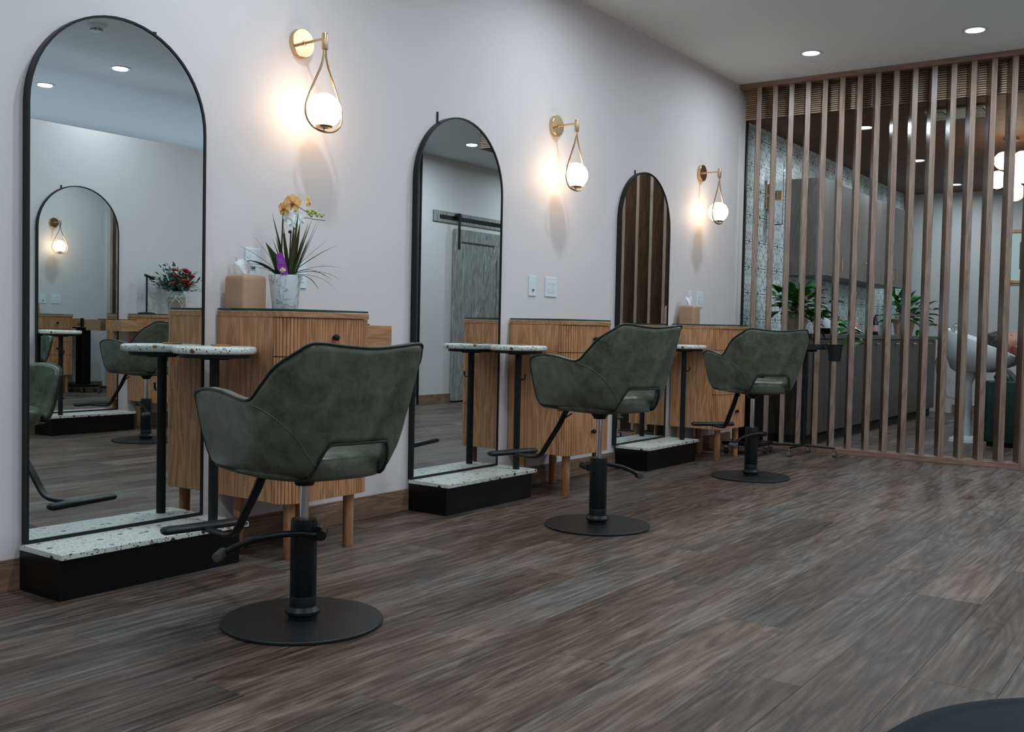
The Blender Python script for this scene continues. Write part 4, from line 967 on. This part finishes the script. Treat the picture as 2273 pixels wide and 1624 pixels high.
# person lying back, head in the bowl (head towards -x)
pr = thing('person', 'person lying back with dark curly hair in the shampoo bowl, rust cape over dark clothes', 'person', (0, WY, 0))
def skin_body(name, pts, edges, rad, mat, parent, sub=2):
    me = bpy.data.meshes.new(name); me.from_pydata(pts, edges, []); o = bpy.data.objects.new(name, me); COL.objects.link(o); o.parent = parent
    md = o.modifiers.new('skin', 'SKIN'); 
    for i, sv in enumerate(me.skin_vertices[0].data):
        sv.radius = rad[i] if isinstance(rad[i], tuple) else (rad[i], rad[i]); sv.use_root = (i == 0)
    s_ = o.modifiers.new('sub', 'SUBSURF'); s_.levels = sub; s_.render_levels = sub; me.materials.append(mat); md.use_smooth_shade = True
    return o
P_ = [(2.62, 0, .55), (2.45, 0, .62), (2.28, 0, .72), (2.16, 0, .80), (2.06, 0, .86), (2.00, 0, .885),
      (2.64, -.09, .54), (3.02, -.10, .56), (3.36, -.10, .50), (3.43, -.10, .58), (2.64, .09, .54), (3.02, .10, .56), (3.36, .10, .50), (3.43, .10, .58),
      (2.20, -.17, .76), (2.34, -.235, .655), (2.56, -.20, .64), (2.20, .17, .76), (2.34, .235, .655), (2.56, .20, .64)]
E_ = [(0, 1), (1, 2), (2, 3), (3, 4), (4, 5), (0, 6), (6, 7), (7, 8), (8, 9), (0, 10), (10, 11), (11, 12), (12, 13), (3, 14), (14, 15), (15, 16), (3, 17), (17, 18), (18, 19)]
RD = [(.13, .10), (.12, .095), (.14, .10), (.12, .085), .055, .052, .085, .058, .045, .03, .085, .058, .045, .03, .055, .042, .03, .055, .042, .03]
skin_body('body', P_, E_, RD, Mt['cloth'], pr)
# head: ellipsoid with a shaped face, built in head space (z = crown, x = face direction), then laid back
def head_mesh():
    mb = MB(); mb.sphere((0, 0, 0), 1, 36, 28); vs = []
    for x, y, z in mb.v:
        X, Y, Z = x*.092, y*.074, z*.112
        if x > 0:
            f = max(0, x)**1.2
            X -= .012*f*max(0, z-.1)                                   # forehead slope
            X += .030*math.exp(-((y/.16)**2+((z+.12)/.16)**2))*(1 if z > -.3 else .6)   # nose
            X += .010*math.exp(-((y/.28)**2+((z+.48)/.09)**2))         # lips
            X += .012*math.exp(-((y/.30)**2+((z+.82)/.14)**2))         # chin
            X -= .010*(math.exp(-(((y-.38)/.16)**2+((z-.05)/.12)**2))+math.exp(-(((y+.38)/.16)**2+((z-.05)/.12)**2)))  # eye sockets
        if z < -.3: Y *= 1-.35*(-z-.3); X += .006*(x > 0)
        vs.append((X, Y, Z))
    mb.v = vs; return mb
hd = head_mesh().build('head', Mt['skin'], pr, smooth=80, loc=(1.90, 0, .945))
HR = (0, R_(-62), 0); hd.rotation_euler = HR
MB().tube([(-.012, 0, -.07), (-.006, 0, -.11), (.0, 0, -.16)], [.050, .048, .055], 16).build('neck', Mt['skin'], hd)
MB().sphere((-.022, 0, .028), .1, 28, 18, (.90, .84, 1.02)).sphere((-.06, .03, .06), .06, 12, 8).sphere((-.06, -.04, .05), .06, 12, 8).sphere((-.03, -.05, .08), .05, 12, 8).sphere((-.02, .05, .085), .05, 12, 8).sphere((-.085, 0, .0), .055, 12, 8).sphere((-.05, .0, .115), .068, 12, 8).sphere((-.02, -.03, .135), .052, 12, 8).sphere((.0, .03, .125), .05, 12, 8).sphere((-.06, .02, .16), .045, 12, 8).sphere((-.075, -.04, .09), .05, 12, 8).sphere((-.09, .03, .10), .05, 12, 8).build('hair', Mt['hair'], hd, smooth=80)
for s_ in (-1, 1):
    MB().sphere((-.004, s_*.073, -.012), .020, 10, 8, (.6, .35, 1.1)).build('ear', Mt['skin'], hd, smooth=80)
    MB().sphere((.078, s_*.030, .006), .011, 12, 8, (.6, 1.1, .5)).build('eye', Mt['hair'], hd, smooth=80)
MB().sphere((.090, 0, -.055), .014, 12, 8, (.5, 1.5, .55)).build('lips', Mt['lips'], hd, smooth=80)
# cape over the chest
mb = MB(); nx, ny = 16, 20; vs = []
for i in range(nx+1):
    for j in range(ny+1):
        u = i/nx; v = (j/ny-.5)*2; wd = .095+.20*min(1, u*3); x = 1.945+.66*u; zc = .925-.27*u*.95+.02*math.sin(u*6)
        vs.append((x, wd*math.sin(v*1.5), zc-(1-math.cos(v*1.5))*(.10+.10*u)+.006*math.sin(9*v+7*u)))
fs = [(i*(ny+1)+j, i*(ny+1)+j+1, (i+1)*(ny+1)+j+1, (i+1)*(ny+1)+j) for i in range(nx) for j in range(ny)]
o = mb.add(vs, fs).build('cape', Mt['cape'], pr, smooth=80); o.modifiers.new('solid', 'SOLIDIFY').thickness = .006
def hand(parent, c, side):
    pts = [(0, 0, 0), (.05, 0, .002), (.085, -.026, 0), (.118, -.03, -.012), (.14, -.031, -.03), (.09, -.009, .003), (.128, -.010, -.01), (.152, -.011, -.03), (.088, .009, .002), (.122, .010, -.01), (.145, .011, -.03), (.080, .026, -.002), (.105, .029, -.012), (.122, .030, -.028), (.03, -.035*1, -.006), (.058, -.052, -.014), (.078, -.056, -.022)]
    ed = [(0, 1), (1, 2), (2, 3), (3, 4), (1, 5), (5, 6), (6, 7), (1, 8), (8, 9), (9, 10), (1, 11), (11, 12), (12, 13), (0, 14), (14, 15), (15, 16)]
    rd = [(.026, .016), (.032, .014)]+[.010, .0088, .0075]*4+[.012, .010, .008]
    o = skin_body('hand', [(x, y*side, z) for x, y, z in pts], ed, rd, Mt['skin'], parent, 1); o.location = c; return o
hand(pr, (2.59, -.19, .655), 1); hand(pr, (2.59, .19, .655), -1)

# ------------------------------------------------------------------ foreground stool
sl = thing('rolling_stool', 'round dark vinyl stool seat cut off by the lower right corner', 'stool', (3.585, .800, 0))
hz = .68; MB().lathe([(0, hz-.075), (.215, hz-.075), (.232, hz-.068), (.240, hz-.050), (.242, hz-.028), (.238, hz-.012), (.228, hz-.003), (.214, hz), (.210, hz-.0012), (.206, hz), (0, hz+.004)], 72).build('seat', Mt['sleather'], sl, smooth=60)
MB().lathe([(0, .10), (.03, .10), (.03, .35), (.014, .355), (.014, hz-.075), (0, hz-.075)], 20).build('gas_lift', Mt['chrome'], sl)
for k in range(5):
    a = k*2*PI/5+.3; c_, s_ = math.cos(a), math.sin(a)
    MB().tube([(.02*c_, .02*s_, .115), (.27*c_, .27*s_, .07)], [.018, .011], 8).sphere((.27*c_, .27*s_, .028), .028, 12, 8).build('leg', Mt['matte'], sl)
